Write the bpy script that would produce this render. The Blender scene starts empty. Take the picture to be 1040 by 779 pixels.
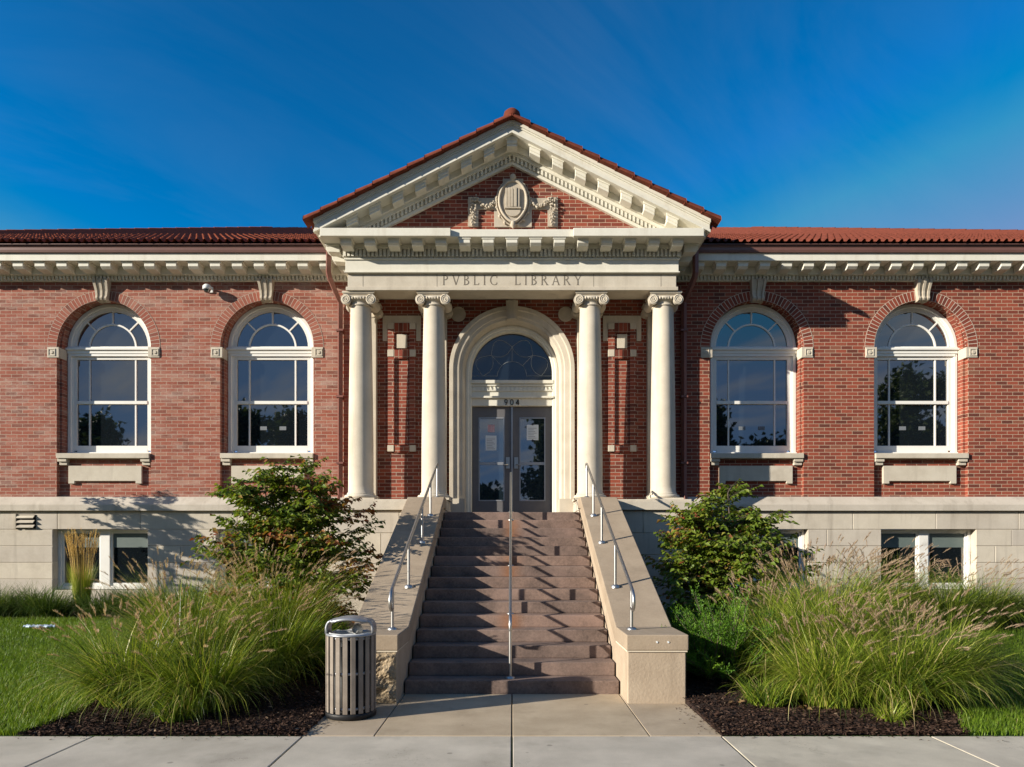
import bpy, math, random
import numpy as np
from mathutils import Vector

R = math.radians
PI = math.pi
SC = bpy.context.scene
COL = SC.collection
rng = np.random.default_rng(7)
random.seed(7)

# ------------------------------------------------------------------ camera, sky, sun, exposure
EYE = 1.72
SUN_DIR = Vector((2.14, 1.0, -0.74)).normalized()          # the way the light travels
SUN_EL = math.asin(-SUN_DIR.z)
SUN_AZ = math.atan2(-SUN_DIR.x, -SUN_DIR.y)               # clockwise from +Y
SKY_STRENGTH = 0.078
SUN_STRENGTH = 5.0
EXPOSURE = 0.75

cam_data = bpy.data.cameras.new('camera')
cam_data.sensor_width = 36.0
cam_data.lens = 24.0
cam_data.shift_y = 0.161
cam_data.clip_start = 0.05
cam_data.clip_end = 3000.0
cam = bpy.data.objects.new('camera', cam_data)
cam.location = (0, 0, EYE)
cam.rotation_euler = (R(90), 0, 0)
COL.objects.link(cam)
SC.camera = cam

world = bpy.data.worlds.new('World')
SC.world = world
world.use_nodes = True
wn, wl = world.node_tree.nodes, world.node_tree.links
wn.clear()
w_out = wn.new('ShaderNodeOutputWorld')
w_bg = wn.new('ShaderNodeBackground')
w_sky = wn.new('ShaderNodeTexSky')
w_sky.sky_type = 'NISHITA'
w_sky.sun_disc = False
w_sky.sun_elevation = SUN_EL
w_sky.sun_rotation = SUN_AZ
w_sky.altitude = 300.0
w_sky.air_density = 1.0
w_sky.dust_density = 0.25
w_sky.ozone_density = 2.0
w_hsv = wn.new('ShaderNodeHueSaturation')
w_hsv.inputs['Hue'].default_value = 0.5
w_hsv.inputs['Saturation'].default_value = 1.26
w_hsv.inputs['Value'].default_value = 1.0
# thin cirrus, and broken cloud in the half of the sky behind the camera
w_tc = wn.new('ShaderNodeTexCoord')
w_sep = wn.new('ShaderNodeSeparateXYZ')
wl.new(w_tc.outputs['Generated'], w_sep.inputs[0])


def wmath(op, a, b=None, clamp=False):
    n = wn.new('ShaderNodeMath')
    n.operation = op
    n.use_clamp = clamp
    for i, v in enumerate((a, b)):
        if v is None:
            continue
        if isinstance(v, (int, float)):
            n.inputs[i].default_value = v
        else:
            wl.new(v, n.inputs[i])
    return n.outputs[0]


w_den = wmath('ADD', wmath('ABSOLUTE', w_sep.outputs['Z']), 0.18)
w_u = wmath('DIVIDE', w_sep.outputs['X'], w_den)
w_v = wmath('DIVIDE', w_sep.outputs['Y'], w_den)
w_cmb = wn.new('ShaderNodeCombineXYZ')
wl.new(w_u, w_cmb.inputs[0])
wl.new(w_v, w_cmb.inputs[1])
w_map = wn.new('ShaderNodeMapping')
w_map.vector_type = 'TEXTURE'
w_map.inputs['Rotation'].default_value = (0, 0, R(45))
w_map.inputs['Scale'].default_value = (1.5, 0.5, 1.0)
w_map.inputs['Location'].default_value = (0.35, 0.2, 0.0)
wl.new(w_cmb.outputs[0], w_map.inputs[0])
w_n1 = wn.new('ShaderNodeTexNoise')
w_n1.inputs['Scale'].default_value = 1.7
w_n1.inputs['Detail'].default_value = 10
w_n1.inputs['Roughness'].default_value = 0.6
w_n1.inputs['Distortion'].default_value = 0.9
wl.new(w_map.outputs[0], w_n1.inputs['Vector'])
w_n3 = wn.new('ShaderNodeTexNoise')                        # where the cirrus lies at all
w_n3.inputs['Scale'].default_value = 0.75
w_n3.inputs['Detail'].default_value = 3
wl.new(w_cmb.outputs[0], w_n3.inputs['Vector'])
w_c1 = wmath('MULTIPLY', wmath('MULTIPLY', wmath('SUBTRACT', w_n1.outputs['Fac'], 0.36), 2.2, True),
             wmath('MULTIPLY', wmath('MULTIPLY', wmath('SUBTRACT', w_n3.outputs['Fac'], 0.36), 4.0, True), 0.12))
w_n2 = wn.new('ShaderNodeTexNoise')
w_n2.inputs['Scale'].default_value = 2.2
w_n2.inputs['Detail'].default_value = 8
wl.new(w_map.outputs[0], w_n2.inputs['Vector'])
w_c2 = wmath('MULTIPLY', wmath('MULTIPLY', wmath('SUBTRACT', w_n2.outputs['Fac'], 0.45), 5.0, True),
             wmath('MULTIPLY', wmath('SUBTRACT', wmath('MULTIPLY', w_sep.outputs['Y'], -1.0), 0.12), 2.0, True))
w_mix = wn.new('ShaderNodeMixRGB')
w_mix.inputs['Color2'].default_value = (3.6, 4.1, 4.6, 1)
w_mix2 = wn.new('ShaderNodeMixRGB')
w_mix2.inputs['Color2'].default_value = (3.7, 3.9, 4.2, 1)
w_cap = wn.new('ShaderNodeMixRGB')
w_cap.blend_type = 'DARKEN'
w_cap.inputs['Fac'].default_value = 1.0
w_cap.inputs['Color2'].default_value = (1.6, 2.1, 3.0, 1)
wl.new(w_sky.outputs[0], w_cap.inputs['Color1'])
w_gam = wn.new('ShaderNodeGamma')
w_gam.inputs['Gamma'].default_value = 1.55
wl.new(w_cap.outputs[0], w_gam.inputs['Color'])
wl.new(w_gam.outputs[0], w_hsv.inputs['Color'])
w_tint = wn.new('ShaderNodeMixRGB')
w_tint.blend_type = 'MULTIPLY'
w_tint.inputs['Fac'].default_value = 1.0
w_tint.inputs['Color2'].default_value = (1.0, 0.89, 0.79, 1)
wl.new(w_hsv.outputs[0], w_tint.inputs['Color1'])
wl.new(w_tint.outputs[0], w_mix.inputs['Color1'])
wl.new(w_c1, w_mix.inputs['Fac'])
wl.new(w_mix.outputs[0], w_mix2.inputs['Color1'])
wl.new(wmath('MULTIPLY', w_c2, 0.8), w_mix2.inputs['Fac'])
wl.new(w_mix2.outputs[0], w_bg.inputs['Color'])
w_bg.inputs['Strength'].default_value = SKY_STRENGTH
wl.new(w_bg.outputs[0], w_out.inputs['Surface'])

sun_data = bpy.data.lights.new('sun', 'SUN')
sun_data.energy = SUN_STRENGTH
sun_data.angle = R(0.5)
sun_data.color = (1.0, 0.925, 0.80)
sun = bpy.data.objects.new('sun', sun_data)
sun.rotation_euler = SUN_DIR.to_track_quat('-Z', 'Y').to_euler()
sun.location = (-40, -16, 20)
COL.objects.link(sun)

SC.view_settings.view_transform = 'Standard'
SC.view_settings.look = 'None'
SC.view_settings.exposure = EXPOSURE
SC.view_settings.gamma = 1.0
SC.view_settings.use_curve_mapping = False
SC.render.engine = 'CYCLES'
SC.cycles.max_bounces = 6
SC.cycles.use_denoising = True


# ------------------------------------------------------------------ materials
def new_mat(name):
    m = bpy.data.materials.new(name)
    m.use_nodes = True
    nt = m.node_tree
    return m, nt.nodes, nt.links, nt.nodes['Principled BSDF']


def rgba(c):
    return (c[0], c[1], c[2], 1.0)


def math_node(N, L, op, a, b=None, clamp=False):
    n = N.new('ShaderNodeMath')
    n.operation = op
    n.use_clamp = clamp
    for i, v in enumerate((a, b)):
        if v is None:
            continue
        if isinstance(v, (int, float)):
            n.inputs[i].default_value = v
        else:
            L.new(v, n.inputs[i])
    return n.outputs[0]


def mix_node(N, L, fac, a, b, mode='MIX'):
    n = N.new('ShaderNodeMixRGB')
    n.blend_type = mode
    for k, v in (('Fac', fac), ('Color1', a), ('Color2', b)):
        if isinstance(v, (int, float)):
            n.inputs[k].default_value = v
        elif isinstance(v, tuple):
            n.inputs[k].default_value = rgba(v)
        else:
            L.new(v, n.inputs[k])
    return n.outputs[0]


def noise_node(N, L, vec, scale, detail=5, rough=0.55, stretch=None):
    if stretch:
        mp = N.new('ShaderNodeMapping')
        mp.inputs['Scale'].default_value = stretch
        L.new(vec, mp.inputs[0])
        vec = mp.outputs[0]
    n = N.new('ShaderNodeTexNoise')
    n.inputs['Scale'].default_value = scale
    n.inputs['Detail'].default_value = detail
    n.inputs['Roughness'].default_value = rough
    L.new(vec, n.inputs['Vector'])
    return n.outputs['Fac']


def ramp_node(N, L, fac, stops, interp='LINEAR'):
    n = N.new('ShaderNodeValToRGB')
    n.color_ramp.interpolation = interp
    e = n.color_ramp.elements
    e[0].position, e[0].color = stops[0][0], rgba(stops[0][1])
    e[1].position, e[1].color = stops[-1][0], rgba(stops[-1][1])
    for p, c in stops[1:-1]:
        q = e.new(p)
        q.color = rgba(c)
    L.new(fac, n.inputs[0])
    return n.outputs[0]


def bump_node(N, L, height, strength, dist, bsdf):
    n = N.new('ShaderNodeBump')
    n.inputs['Strength'].default_value = strength
    n.inputs['Distance'].default_value = dist
    L.new(height, n.inputs['Height'])
    L.new(n.outputs[0], bsdf.inputs['Normal'])


def mottled(name, c1, c2, rough=0.8, scale=3.0, fine=60.0, bump=0.15, bump_d=0.004, streak=0.0, streak_col=(0.1, 0.08, 0.06),
            spec=0.3, metal=0.0, blotch=None, blotch_amt=0.5, island=0.0):
    m, N, L, B = new_mat(name)
    tc = N.new('ShaderNodeNewGeometry')
    v = tc.outputs['Position']
    n1 = noise_node(N, L, v, scale, 6, 0.6)
    n2 = noise_node(N, L, v, fine, 3, 0.6)
    f = math_node(N, L, 'ADD', math_node(N, L, 'MULTIPLY', n1, 0.7), math_node(N, L, 'MULTIPLY', n2, 0.3))
    f = math_node(N, L, 'MULTIPLY', math_node(N, L, 'SUBTRACT', f, 0.32), 2.8, True)
    col = mix_node(N, L, f, c1, c2)
    if island > 0:
        r = math_node(N, L, 'ADD', 1.0 - island, math_node(N, L, 'MULTIPLY', tc.outputs['Random Per Island'], island * 2))
        cmb = N.new('ShaderNodeCombineXYZ')
        L.new(r, cmb.inputs[0])
        L.new(r, cmb.inputs[1])
        L.new(math_node(N, L, 'MULTIPLY', r, math_node(N, L, 'SUBTRACT', 1.03, math_node(N, L, 'MULTIPLY', tc.outputs['Random Per Island'], 0.06))), cmb.inputs[2])
        col = mix_node(N, L, 1.0, col, cmb.outputs[0], 'MULTIPLY')
    if streak > 0:
        s = noise_node(N, L, v, 1.0, 5, 0.6, (5.0, 5.0, 0.5))
        s = math_node(N, L, 'MULTIPLY', math_node(N, L, 'SUBTRACT', s, 0.54), 4.0, True)
        col = mix_node(N, L, math_node(N, L, 'MULTIPLY', s, streak), col, streak_col)
    if blotch:
        s = noise_node(N, L, v, 1.3, 4, 0.7)
        s = math_node(N, L, 'MULTIPLY', math_node(N, L, 'SUBTRACT', s, 0.55), 5.0, True)
        col = mix_node(N, L, math_node(N, L, 'MULTIPLY', s, blotch_amt), col, blotch)
    L.new(col, B.inputs['Base Color'])
    B.inputs['Roughness'].default_value = rough
    B.inputs['Metallic'].default_value = metal
    B.inputs['Specular IOR Level'].default_value = spec
    if bump > 0:
        bump_node(N, L, n2, bump, bump_d, B)
    return m


BRICK_W, BRICK_H = 0.235, 0.0753


def brick_mat(name, stops, mortar, mortar_w=0.0062, patch=None, patch_amt=0.0, use_uv=False, w=BRICK_W, h=BRICK_H, offset=0.5, zoff=0.0):
    m, N, L, B = new_mat(name)
    tc = N.new('ShaderNodeTexCoord')
    geo = N.new('ShaderNodeNewGeometry')
    if use_uv:
        vec = tc.outputs['UV']
    else:
        sep = N.new('ShaderNodeSeparateXYZ')
        L.new(geo.outputs['Position'], sep.inputs[0])
        cmb = N.new('ShaderNodeCombineXYZ')
        L.new(math_node(N, L, 'ADD', sep.outputs['X'], math_node(N, L, 'ADD', sep.outputs['Y'], 100.0)), cmb.inputs[0])
        L.new(math_node(N, L, 'ADD', sep.outputs['Z'], zoff), cmb.inputs[1])
        vec = cmb.outputs[0]
    bt = N.new('ShaderNodeTexBrick')
    bt.offset = offset
    bt.inputs['Color1'].default_value = (0, 0, 0, 1)
    bt.inputs['Color2'].default_value = (1, 1, 1, 1)
    bt.inputs['Mortar'].default_value = (0, 0, 0, 1)
    bt.inputs['Scale'].default_value = 1.0
    bt.inputs['Mortar Size'].default_value = mortar_w
    bt.inputs['Mortar Smooth'].default_value = 0.15
    bt.inputs['Brick Width'].default_value = w
    bt.inputs['Row Height'].default_value = h
    # slight wobble of the courses
    wob = N.new('ShaderNodeTexNoise')
    wob.inputs['Scale'].default_value = 9.0
    L.new(vec, wob.inputs['Vector'])
    va = N.new('ShaderNodeVectorMath')
    va.operation = 'SCALE'
    va.inputs['Scale'].default_value = 0.006
    L.new(wob.outputs['Color'], va.inputs[0])
    vb = N.new('ShaderNodeVectorMath')
    L.new(vec, vb.inputs[0])
    L.new(va.outputs[0], vb.inputs[1])
    L.new(vb.outputs[0], bt.inputs['Vector'])
    bcol = ramp_node(N, L, bt.outputs['Color'], stops)
    pos = geo.outputs['Position']
    n1 = noise_node(N, L, pos, 45.0, 4, 0.65)
    bcol = mix_node(N, L, 0.45, bcol, mix_node(N, L, n1, (0.25, 0.25, 0.25), (1.0, 1.0, 1.0)), 'SOFT_LIGHT')
    n2 = noise_node(N, L, pos, 0.7, 4, 0.6)
    mcol = mix_node(N, L, n2, tuple(c * 0.8 for c in mortar), mortar)
    col = mix_node(N, L, bt.outputs['Fac'], bcol, mcol)
    if patch:
        n3 = noise_node(N, L, pos, 2.0, 9, 0.8, (0.6, 0.6, 2.6))
        n3 = math_node(N, L, 'MULTIPLY', math_node(N, L, 'SUBTRACT', n3, 0.48), 4.0, True)
        col = mix_node(N, L, math_node(N, L, 'MULTIPLY', n3, patch_amt), col, patch)
    # run-off streaks and soot with a shape of their own
    n5 = noise_node(N, L, pos, 1.0, 6, 0.65, (2.2, 2.2, 0.35))
    n5 = math_node(N, L, 'MULTIPLY', math_node(N, L, 'SUBTRACT', n5, 0.52), 4.0, True)
    col = mix_node(N, L, math_node(N, L, 'MULTIPLY', n5, 0.45), col, mix_node(N, L, 1.0, col, (0.6, 0.57, 0.56), 'MULTIPLY'))
    # broad unevenness
    n4 = noise_node(N, L, pos, 0.45, 5, 0.6)
    col = mix_node(N, L, math_node(N, L, 'MULTIPLY', n4, 0.35), col, mix_node(N, L, 1.0, col, (0.55, 0.5, 0.5), 'MULTIPLY'))
    L.new(col, B.inputs['Base Color'])
    B.inputs['Roughness'].default_value = 0.86
    B.inputs['Specular IOR Level'].default_value = 0.25
    hgt = math_node(N, L, 'ADD', math_node(N, L, 'MULTIPLY', bt.outputs['Fac'], -1.0), math_node(N, L, 'MULTIPLY', n1, 0.35))
    bump_node(N, L, hgt, 0.55, 0.006, B)
    return m


RED_STOPS = [(0.0, (0.12, 0.038, 0.026)), (0.25, (0.19, 0.045, 0.028)), (0.6, (0.245, 0.057, 0.033)), (0.88, (0.29, 0.07, 0.04)), (1.0, (0.22, 0.085, 0.052))]
PALE_STOPS = [(0.0, (0.18, 0.066, 0.046)), (0.2, (0.25, 0.075, 0.049)), (0.6, (0.29, 0.086, 0.054)), (0.9, (0.325, 0.108, 0.07)), (1.0, (0.34, 0.15, 0.10))]
M = {}
M['brick_red'] = brick_mat('red_brick', RED_STOPS, (0.56, 0.42, 0.30), 0.0046)
M['brick_pale'] = brick_mat('weathered_brick', PALE_STOPS, (0.50, 0.37, 0.28), 0.0048, patch=(0.52, 0.40, 0.33), patch_amt=0.72)
M['brick_entry'] = brick_mat('entrance_brick', RED_STOPS, (0.46, 0.36, 0.28))
M['arch_red'] = brick_mat('red_arch_brick', RED_STOPS, (0.64, 0.53, 0.42), 0.0075, use_uv=True, w=0.21, h=0.078, offset=0.0)
M['arch_pale'] = brick_mat('weathered_arch_brick', PALE_STOPS, (0.5, 0.4, 0.32), 0.006, patch=(0.47, 0.36, 0.29), patch_amt=0.3, use_uv=True, w=0.21, h=0.078, offset=0.0)
M['soldier'] = brick_mat('soldier_brick', RED_STOPS, (0.4, 0.3, 0.22), 0.006, w=0.09, h=0.26, offset=0.0)
M['stone'] = mottled('limestone', (0.47, 0.41, 0.32), (0.60, 0.54, 0.44), 0.85, 2.4, 70, 0.3, 0.004, 0.5, (0.30, 0.255, 0.2), blotch=(0.38, 0.325, 0.255), blotch_amt=0.5)
M['column_stone'] = mottled('column_limestone', (0.49, 0.43, 0.335), (0.63, 0.56, 0.45), 0.85, 2.2, 60, 0.25, 0.004, 0.6, (0.36, 0.31, 0.245), blotch=(0.46, 0.4, 0.32), blotch_amt=0.45)
M['base_stone'] = mottled('foundation_limestone', (0.44, 0.385, 0.31), (0.58, 0.52, 0.43), 0.9, 1.7, 55, 0.35, 0.005, 0.65, (0.25, 0.21, 0.165), blotch=(0.34, 0.29, 0.225), blotch_amt=0.55, island=0.09)
M['carved'] = mottled('carved_limestone', (0.40, 0.34, 0.26), (0.54, 0.47, 0.37), 0.9, 6, 80, 0.3, 0.004, 0.4, (0.22, 0.19, 0.15))
M['cheek'] = mottled('cheek_stone', (0.28, 0.215, 0.15), (0.41, 0.325, 0.235), 0.9, 1.6, 50, 0.4, 0.005, 0.4, (0.18, 0.14, 0.1), blotch=(0.22, 0.17, 0.12), blotch_amt=0.55)
M['cheek_side'] = mottled('cheek_side_stone', (0.36, 0.28, 0.20), (0.46, 0.37, 0.27), 0.92, 3, 30, 0.5, 0.008, 0.5, (0.2, 0.155, 0.11), blotch=(0.27, 0.21, 0.15), blotch_amt=0.55)
M['rock_face'] = mottled('rock_faced_stone', (0.28, 0.21, 0.13), (0.46, 0.36, 0.24), 0.95, 9, 24, 1.0, 0.03, 0.3, (0.16, 0.12, 0.08))
M['mortar_line'] = mottled('pale_mortar', (0.58, 0.50, 0.38), (0.66, 0.58, 0.46), 0.9)
M['cream'] = mottled('cream_paint', (0.64, 0.61, 0.51), (0.74, 0.705, 0.60), 0.55, 2.5, 40, 0.05, 0.002, 0.5, (0.45, 0.39, 0.29))
M['white'] = mottled('white_paint', (0.74, 0.72, 0.66), (0.80, 0.78, 0.72), 0.45, 4, 40, 0.04, 0.002, 0.1, (0.55, 0.5, 0.42))
M['flaking'] = mottled('flaking_white_paint', (0.72, 0.70, 0.65), (0.8, 0.78, 0.73), 0.6, 4, 40, 0.2, 0.004, 0.1, (0.55, 0.5, 0.42), blotch=(0.24, 0.2, 0.16), blotch_amt=0.7)
M['tile'] = mottled('clay_tile', (0.105, 0.03, 0.019), (0.215, 0.056, 0.032), 0.9, 5, 22, 0.15, 0.004, 0.35, (0.08, 0.028, 0.02), spec=0.1)
M['tile_left'] = mottled('left_clay_tile', (0.17, 0.05, 0.028), (0.34, 0.095, 0.05), 0.95, 6, 22, 0.15, 0.004, 0.35, (0.09, 0.03, 0.02), spec=0.08)  # left wing roof's own copy of the clay tile, paler than the other roofs
M['gutter'] = mottled('brown_metal', (0.13, 0.062, 0.048), (0.17, 0.082, 0.064), 0.38, 3, 40, 0.03, 0.002, spec=0.5)
M['spout'] = mottled('brown_red_metal', (0.17, 0.07, 0.055), (0.22, 0.09, 0.07), 0.45, 3, 40, 0.03, 0.002, spec=0.4)
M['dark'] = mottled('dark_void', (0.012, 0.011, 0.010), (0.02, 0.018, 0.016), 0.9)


def granite_mat():
    m, N, L, B = new_mat('brown_granite')
    pos = N.new('ShaderNodeNewGeometry').outputs['Position']
    n1 = noise_node(N, L, pos, 2.2, 6, 0.65)
    n2 = noise_node(N, L, pos, 34, 5, 0.8)
    f = math_node(N, L, 'ADD', math_node(N, L, 'MULTIPLY', n1, 0.5), math_node(N, L, 'MULTIPLY', n2, 0.5))
    f = math_node(N, L, 'MULTIPLY', math_node(N, L, 'SUBTRACT', f, 0.32), 2.8, True)
    col = mix_node(N, L, f, (0.06, 0.041, 0.035), (0.29, 0.205, 0.165))
    rnd = N.new('ShaderNodeObjectInfo').outputs['Random']
    shade = ramp_node(N, L, rnd, [(0.0, (0.78, 0.76, 0.76)), (0.5, (1.0, 0.98, 0.96)), (1.0, (1.18, 1.08, 1.0))])
    col = mix_node(N, L, 1.0, col, shade, 'MULTIPLY')
    n3 = noise_node(N, L, pos, 1.1, 5, 0.7, (0.8, 2.0, 1.0))
    col = mix_node(N, L, math_node(N, L, 'MULTIPLY', math_node(N, L, 'MULTIPLY', math_node(N, L, 'SUBTRACT', n3, 0.50), 6.0, True), 0.65), col, (0.28, 0.185, 0.15))
    n4 = noise_node(N, L, pos, 1.5, 6, 0.7, (1.0, 3.0, 1.2))
    col = mix_node(N, L, math_node(N, L, 'MULTIPLY', math_node(N, L, 'MULTIPLY', math_node(N, L, 'SUBTRACT', n4, 0.55), 6.0, True), 0.55), col, (0.07, 0.052, 0.046))
    # rust bled from the feet of the middle rail
    sep = N.new('ShaderNodeSeparateXYZ')
    L.new(pos, sep.inputs[0])
    dx = math_node(N, L, 'ABSOLUTE', math_node(N, L, 'ADD', sep.outputs['X'], math_node(N, L, 'ADD', 0.02, math_node(N, L, 'MULTIPLY', math_node(N, L, 'SUBTRACT', n1, 0.5), 0.25))))
    g = math_node(N, L, 'SUBTRACT', 1.0, math_node(N, L, 'DIVIDE', dx, 0.24), True)
    g = math_node(N, L, 'POWER', g, 1.5)
    rows = None
    for yf, wd in ((9.62, 0.30), (11.02, 0.34), (12.42, 0.42)):
        r = math_node(N, L, 'SUBTRACT', 1.0, math_node(N, L, 'DIVIDE', math_node(N, L, 'ABSOLUTE', math_node(N, L, 'SUBTRACT', sep.outputs['Y'], yf - 0.2)), wd), True)
        r = math_node(N, L, 'MULTIPLY', r, 2.0, True)
        rows = r if rows is None else math_node(N, L, 'MAXIMUM', rows, r)
    g = math_node(N, L, 'MULTIPLY', math_node(N, L, 'MULTIPLY', g, rows), 0.75)
    col = mix_node(N, L, g, col, (0.26, 0.10, 0.03))
    L.new(col, B.inputs['Base Color'])
    B.inputs['Roughness'].default_value = 0.78
    bump_node(N, L, n2, 0.3, 0.003, B)
    return m


M['granite'] = granite_mat()
M['steel'] = mottled('brushed_steel', (0.42, 0.415, 0.40), (0.5, 0.49, 0.475), 0.42, 8, 80, 0.02, 0.001, metal=1.0)
M['aluminium'] = mottled('grey_metal_paint', (0.30, 0.31, 0.33), (0.36, 0.37, 0.39), 0.4, 8, 80, 0.02, 0.001, metal=0.5)
M['door'] = mottled('grey_brown_door_paint', (0.115, 0.11, 0.112), (0.14, 0.135, 0.138), 0.45, 4, 60, 0.03, 0.002)
M['sidewalk'] = mottled('concrete', (0.38, 0.34, 0.27), (0.60, 0.54, 0.435), 0.9, 1.6, 110, 0.5, 0.004, 0.12, (0.26, 0.245, 0.225), blotch=(0.30, 0.27, 0.22), blotch_amt=0.6, island=0.05)
M['apron'] = mottled('tan_concrete', (0.34, 0.265, 0.18), (0.50, 0.405, 0.29), 0.9, 1.8, 110, 0.5, 0.004, 0.12, (0.24, 0.185, 0.13), blotch=(0.26, 0.2, 0.135), blotch_amt=0.6, island=0.05)


def add_wear(m, spots=0.5, crack=0.5):
    N, L = m.node_tree.nodes, m.node_tree.links
    B = N['Principled BSDF']
    src = B.inputs['Base Color'].links[0].from_socket
    pos = N.new('ShaderNodeNewGeometry').outputs['Position']
    v = N.new('ShaderNodeTexVoronoi')
    v.inputs['Scale'].default_value = 2.6
    L.new(pos, v.inputs['Vector'])
    gum = math_node(N, L, 'MULTIPLY', math_node(N, L, 'SUBTRACT', 0.075, v.outputs['Distance']), 40.0, True)
    col = mix_node(N, L, math_node(N, L, 'MULTIPLY', gum, spots), src, (0.13, 0.115, 0.095))
    wv = noise_node(N, L, pos, 1.1, 6, 0.65)
    cr = math_node(N, L, 'SUBTRACT', 1.0, math_node(N, L, 'MULTIPLY', math_node(N, L, 'ABSOLUTE', math_node(N, L, 'SUBTRACT', wv, 0.5)), 260.0), True)
    gate = math_node(N, L, 'MULTIPLY', math_node(N, L, 'SUBTRACT', noise_node(N, L, pos, 0.7, 2, 0.5), 0.54), 12.0, True)
    col = mix_node(N, L, math_node(N, L, 'MULTIPLY', math_node(N, L, 'MULTIPLY', cr, gate), crack), col, (0.12, 0.105, 0.085))
    st_ = noise_node(N, L, pos, 0.9, 6, 0.7, (1.0, 0.35, 1.0))
    st_ = math_node(N, L, 'MULTIPLY', math_node(N, L, 'SUBTRACT', st_, 0.5), 4.0, True)
    col = mix_node(N, L, math_node(N, L, 'MULTIPLY', st_, 0.35), col, mix_node(N, L, 1.0, col, (0.62, 0.6, 0.56), 'MULTIPLY'))
    L.new(col, B.inputs['Base Color'])


add_wear(M['sidewalk'])
add_wear(M['apron'], 0.45, 0.35)
M['joint'] = mottled('dark_joint', (0.05, 0.045, 0.04), (0.08, 0.07, 0.06), 0.95)
M['asphalt'] = mottled('asphalt', (0.04, 0.04, 0.042), (0.06, 0.06, 0.062), 0.95, 2, 120, 0.3, 0.004)
M['soil'] = mottled('mulch_soil', (0.018, 0.010, 0.008), (0.045, 0.026, 0.02), 1.0, 6, 60, 0.8, 0.02)
M['turf'] = mottled('turf', (0.022, 0.045, 0.010), (0.05, 0.085, 0.018), 1.0, 2, 60, 0.6, 0.02)
M['black'] = mottled('black_metal', (0.012, 0.012, 0.013), (0.02, 0.02, 0.021), 0.5)
M['paper'] = mottled('white_paper', (0.62, 0.66, 0.68), (0.68, 0.71, 0.72), 0.7)
M['print'] = mottled('print_and_card_grey', (0.13, 0.145, 0.16), (0.19, 0.205, 0.22), 0.7)
M['pink_print'] = mottled('red_print', (0.5, 0.2, 0.22), (0.62, 0.5, 0.52), 0.7, 14)
M['lead'] = mottled('lead_came', (0.22, 0.24, 0.25), (0.3, 0.32, 0.33), 0.6)
M['letter_shade_joint'] = mottled('letter_shade_and_joint', (0.16, 0.135, 0.105), (0.22, 0.19, 0.15), 0.95)  # dark tone stands in for shade in cut letters; joints use it too
M['number'] = mottled('dark_bronze', (0.02, 0.018, 0.016), (0.03, 0.027, 0.024), 0.5)
M['bark'] = mottled('bark', (0.08, 0.06, 0.045), (0.15, 0.12, 0.09), 0.95, 12, 60, 0.6, 0.01)
M['bin_slat'] = mottled('recycled_plank', (0.19, 0.155, 0.125), (0.29, 0.245, 0.20), 0.7, 7, 60, 0.1, 0.002, 0.25, (0.16, 0.13, 0.1))
M['bag'] = mottled('white_bag', (0.6, 0.6, 0.58), (0.7, 0.7, 0.68), 0.4)
M['blind'] = mottled('green_grey_blind', (0.10, 0.13, 0.12), (0.13, 0.16, 0.15), 0.6)
M['camera_white'] = mottled('white_plastic', (0.72, 0.72, 0.7), (0.76, 0.76, 0.74), 0.35)
M['blue_plastic'] = mottled('blue_plastic', (0.30, 0.40, 0.50), (0.46, 0.55, 0.62), 0.35)


def glass_mat(name, tint=(0.008, 0.011, 0.014), ior=2.6, rough=0.015, wav=0.25):
    m, N, L, B = new_mat(name)
    B.inputs['Base Color'].default_value = rgba(tint)
    B.inputs['Roughness'].default_value = rough
    B.inputs['IOR'].default_value = ior
    B.inputs['Specular IOR Level'].default_value = 0.5
    geo = N.new('ShaderNodeNewGeometry')
    n = noise_node(N, L, geo.outputs['Position'], 1.3, 1, 0.4)
    bump_node(N, L, n, wav, 0.02, B)
    return m


M['glass'] = glass_mat('window_glass', wav=0.06)
M['door_glass'] = glass_mat('door_glass', (0.012, 0.020, 0.028), 2.6, wav=0.04)
M['fan_glass'] = glass_mat('fanlight_glass', (0.008, 0.013, 0.02), 1.7, 0.08, 0.8)


def leaf_mat(name, stops, trans=0.35, rough=0.5, spec=0.35):
    m, N, L, B = new_mat(name)
    at = N.new('ShaderNodeAttribute')
    at.attribute_name = 'tone'
    col = ramp_node(N, L, at.outputs['Fac'], stops)
    L.new(col, B.inputs['Base Color'])
    B.inputs['Roughness'].default_value = rough
    B.inputs['Specular IOR Level'].default_value = spec
    tr = N.new('ShaderNodeBsdfTranslucent')
    L.new(mix_node(N, L, 1.0, col, (1.15, 1.15, 0.55), 'MULTIPLY'), tr.inputs['Color'])
    mx = N.new('ShaderNodeMixShader')
    mx.inputs[0].default_value = trans
    L.new(B.outputs[0], mx.inputs[1])
    L.new(tr.outputs[0], mx.inputs[2])
    L.new(mx.outputs[0], N['Material Output'].inputs['Surface'])
    return m


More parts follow.
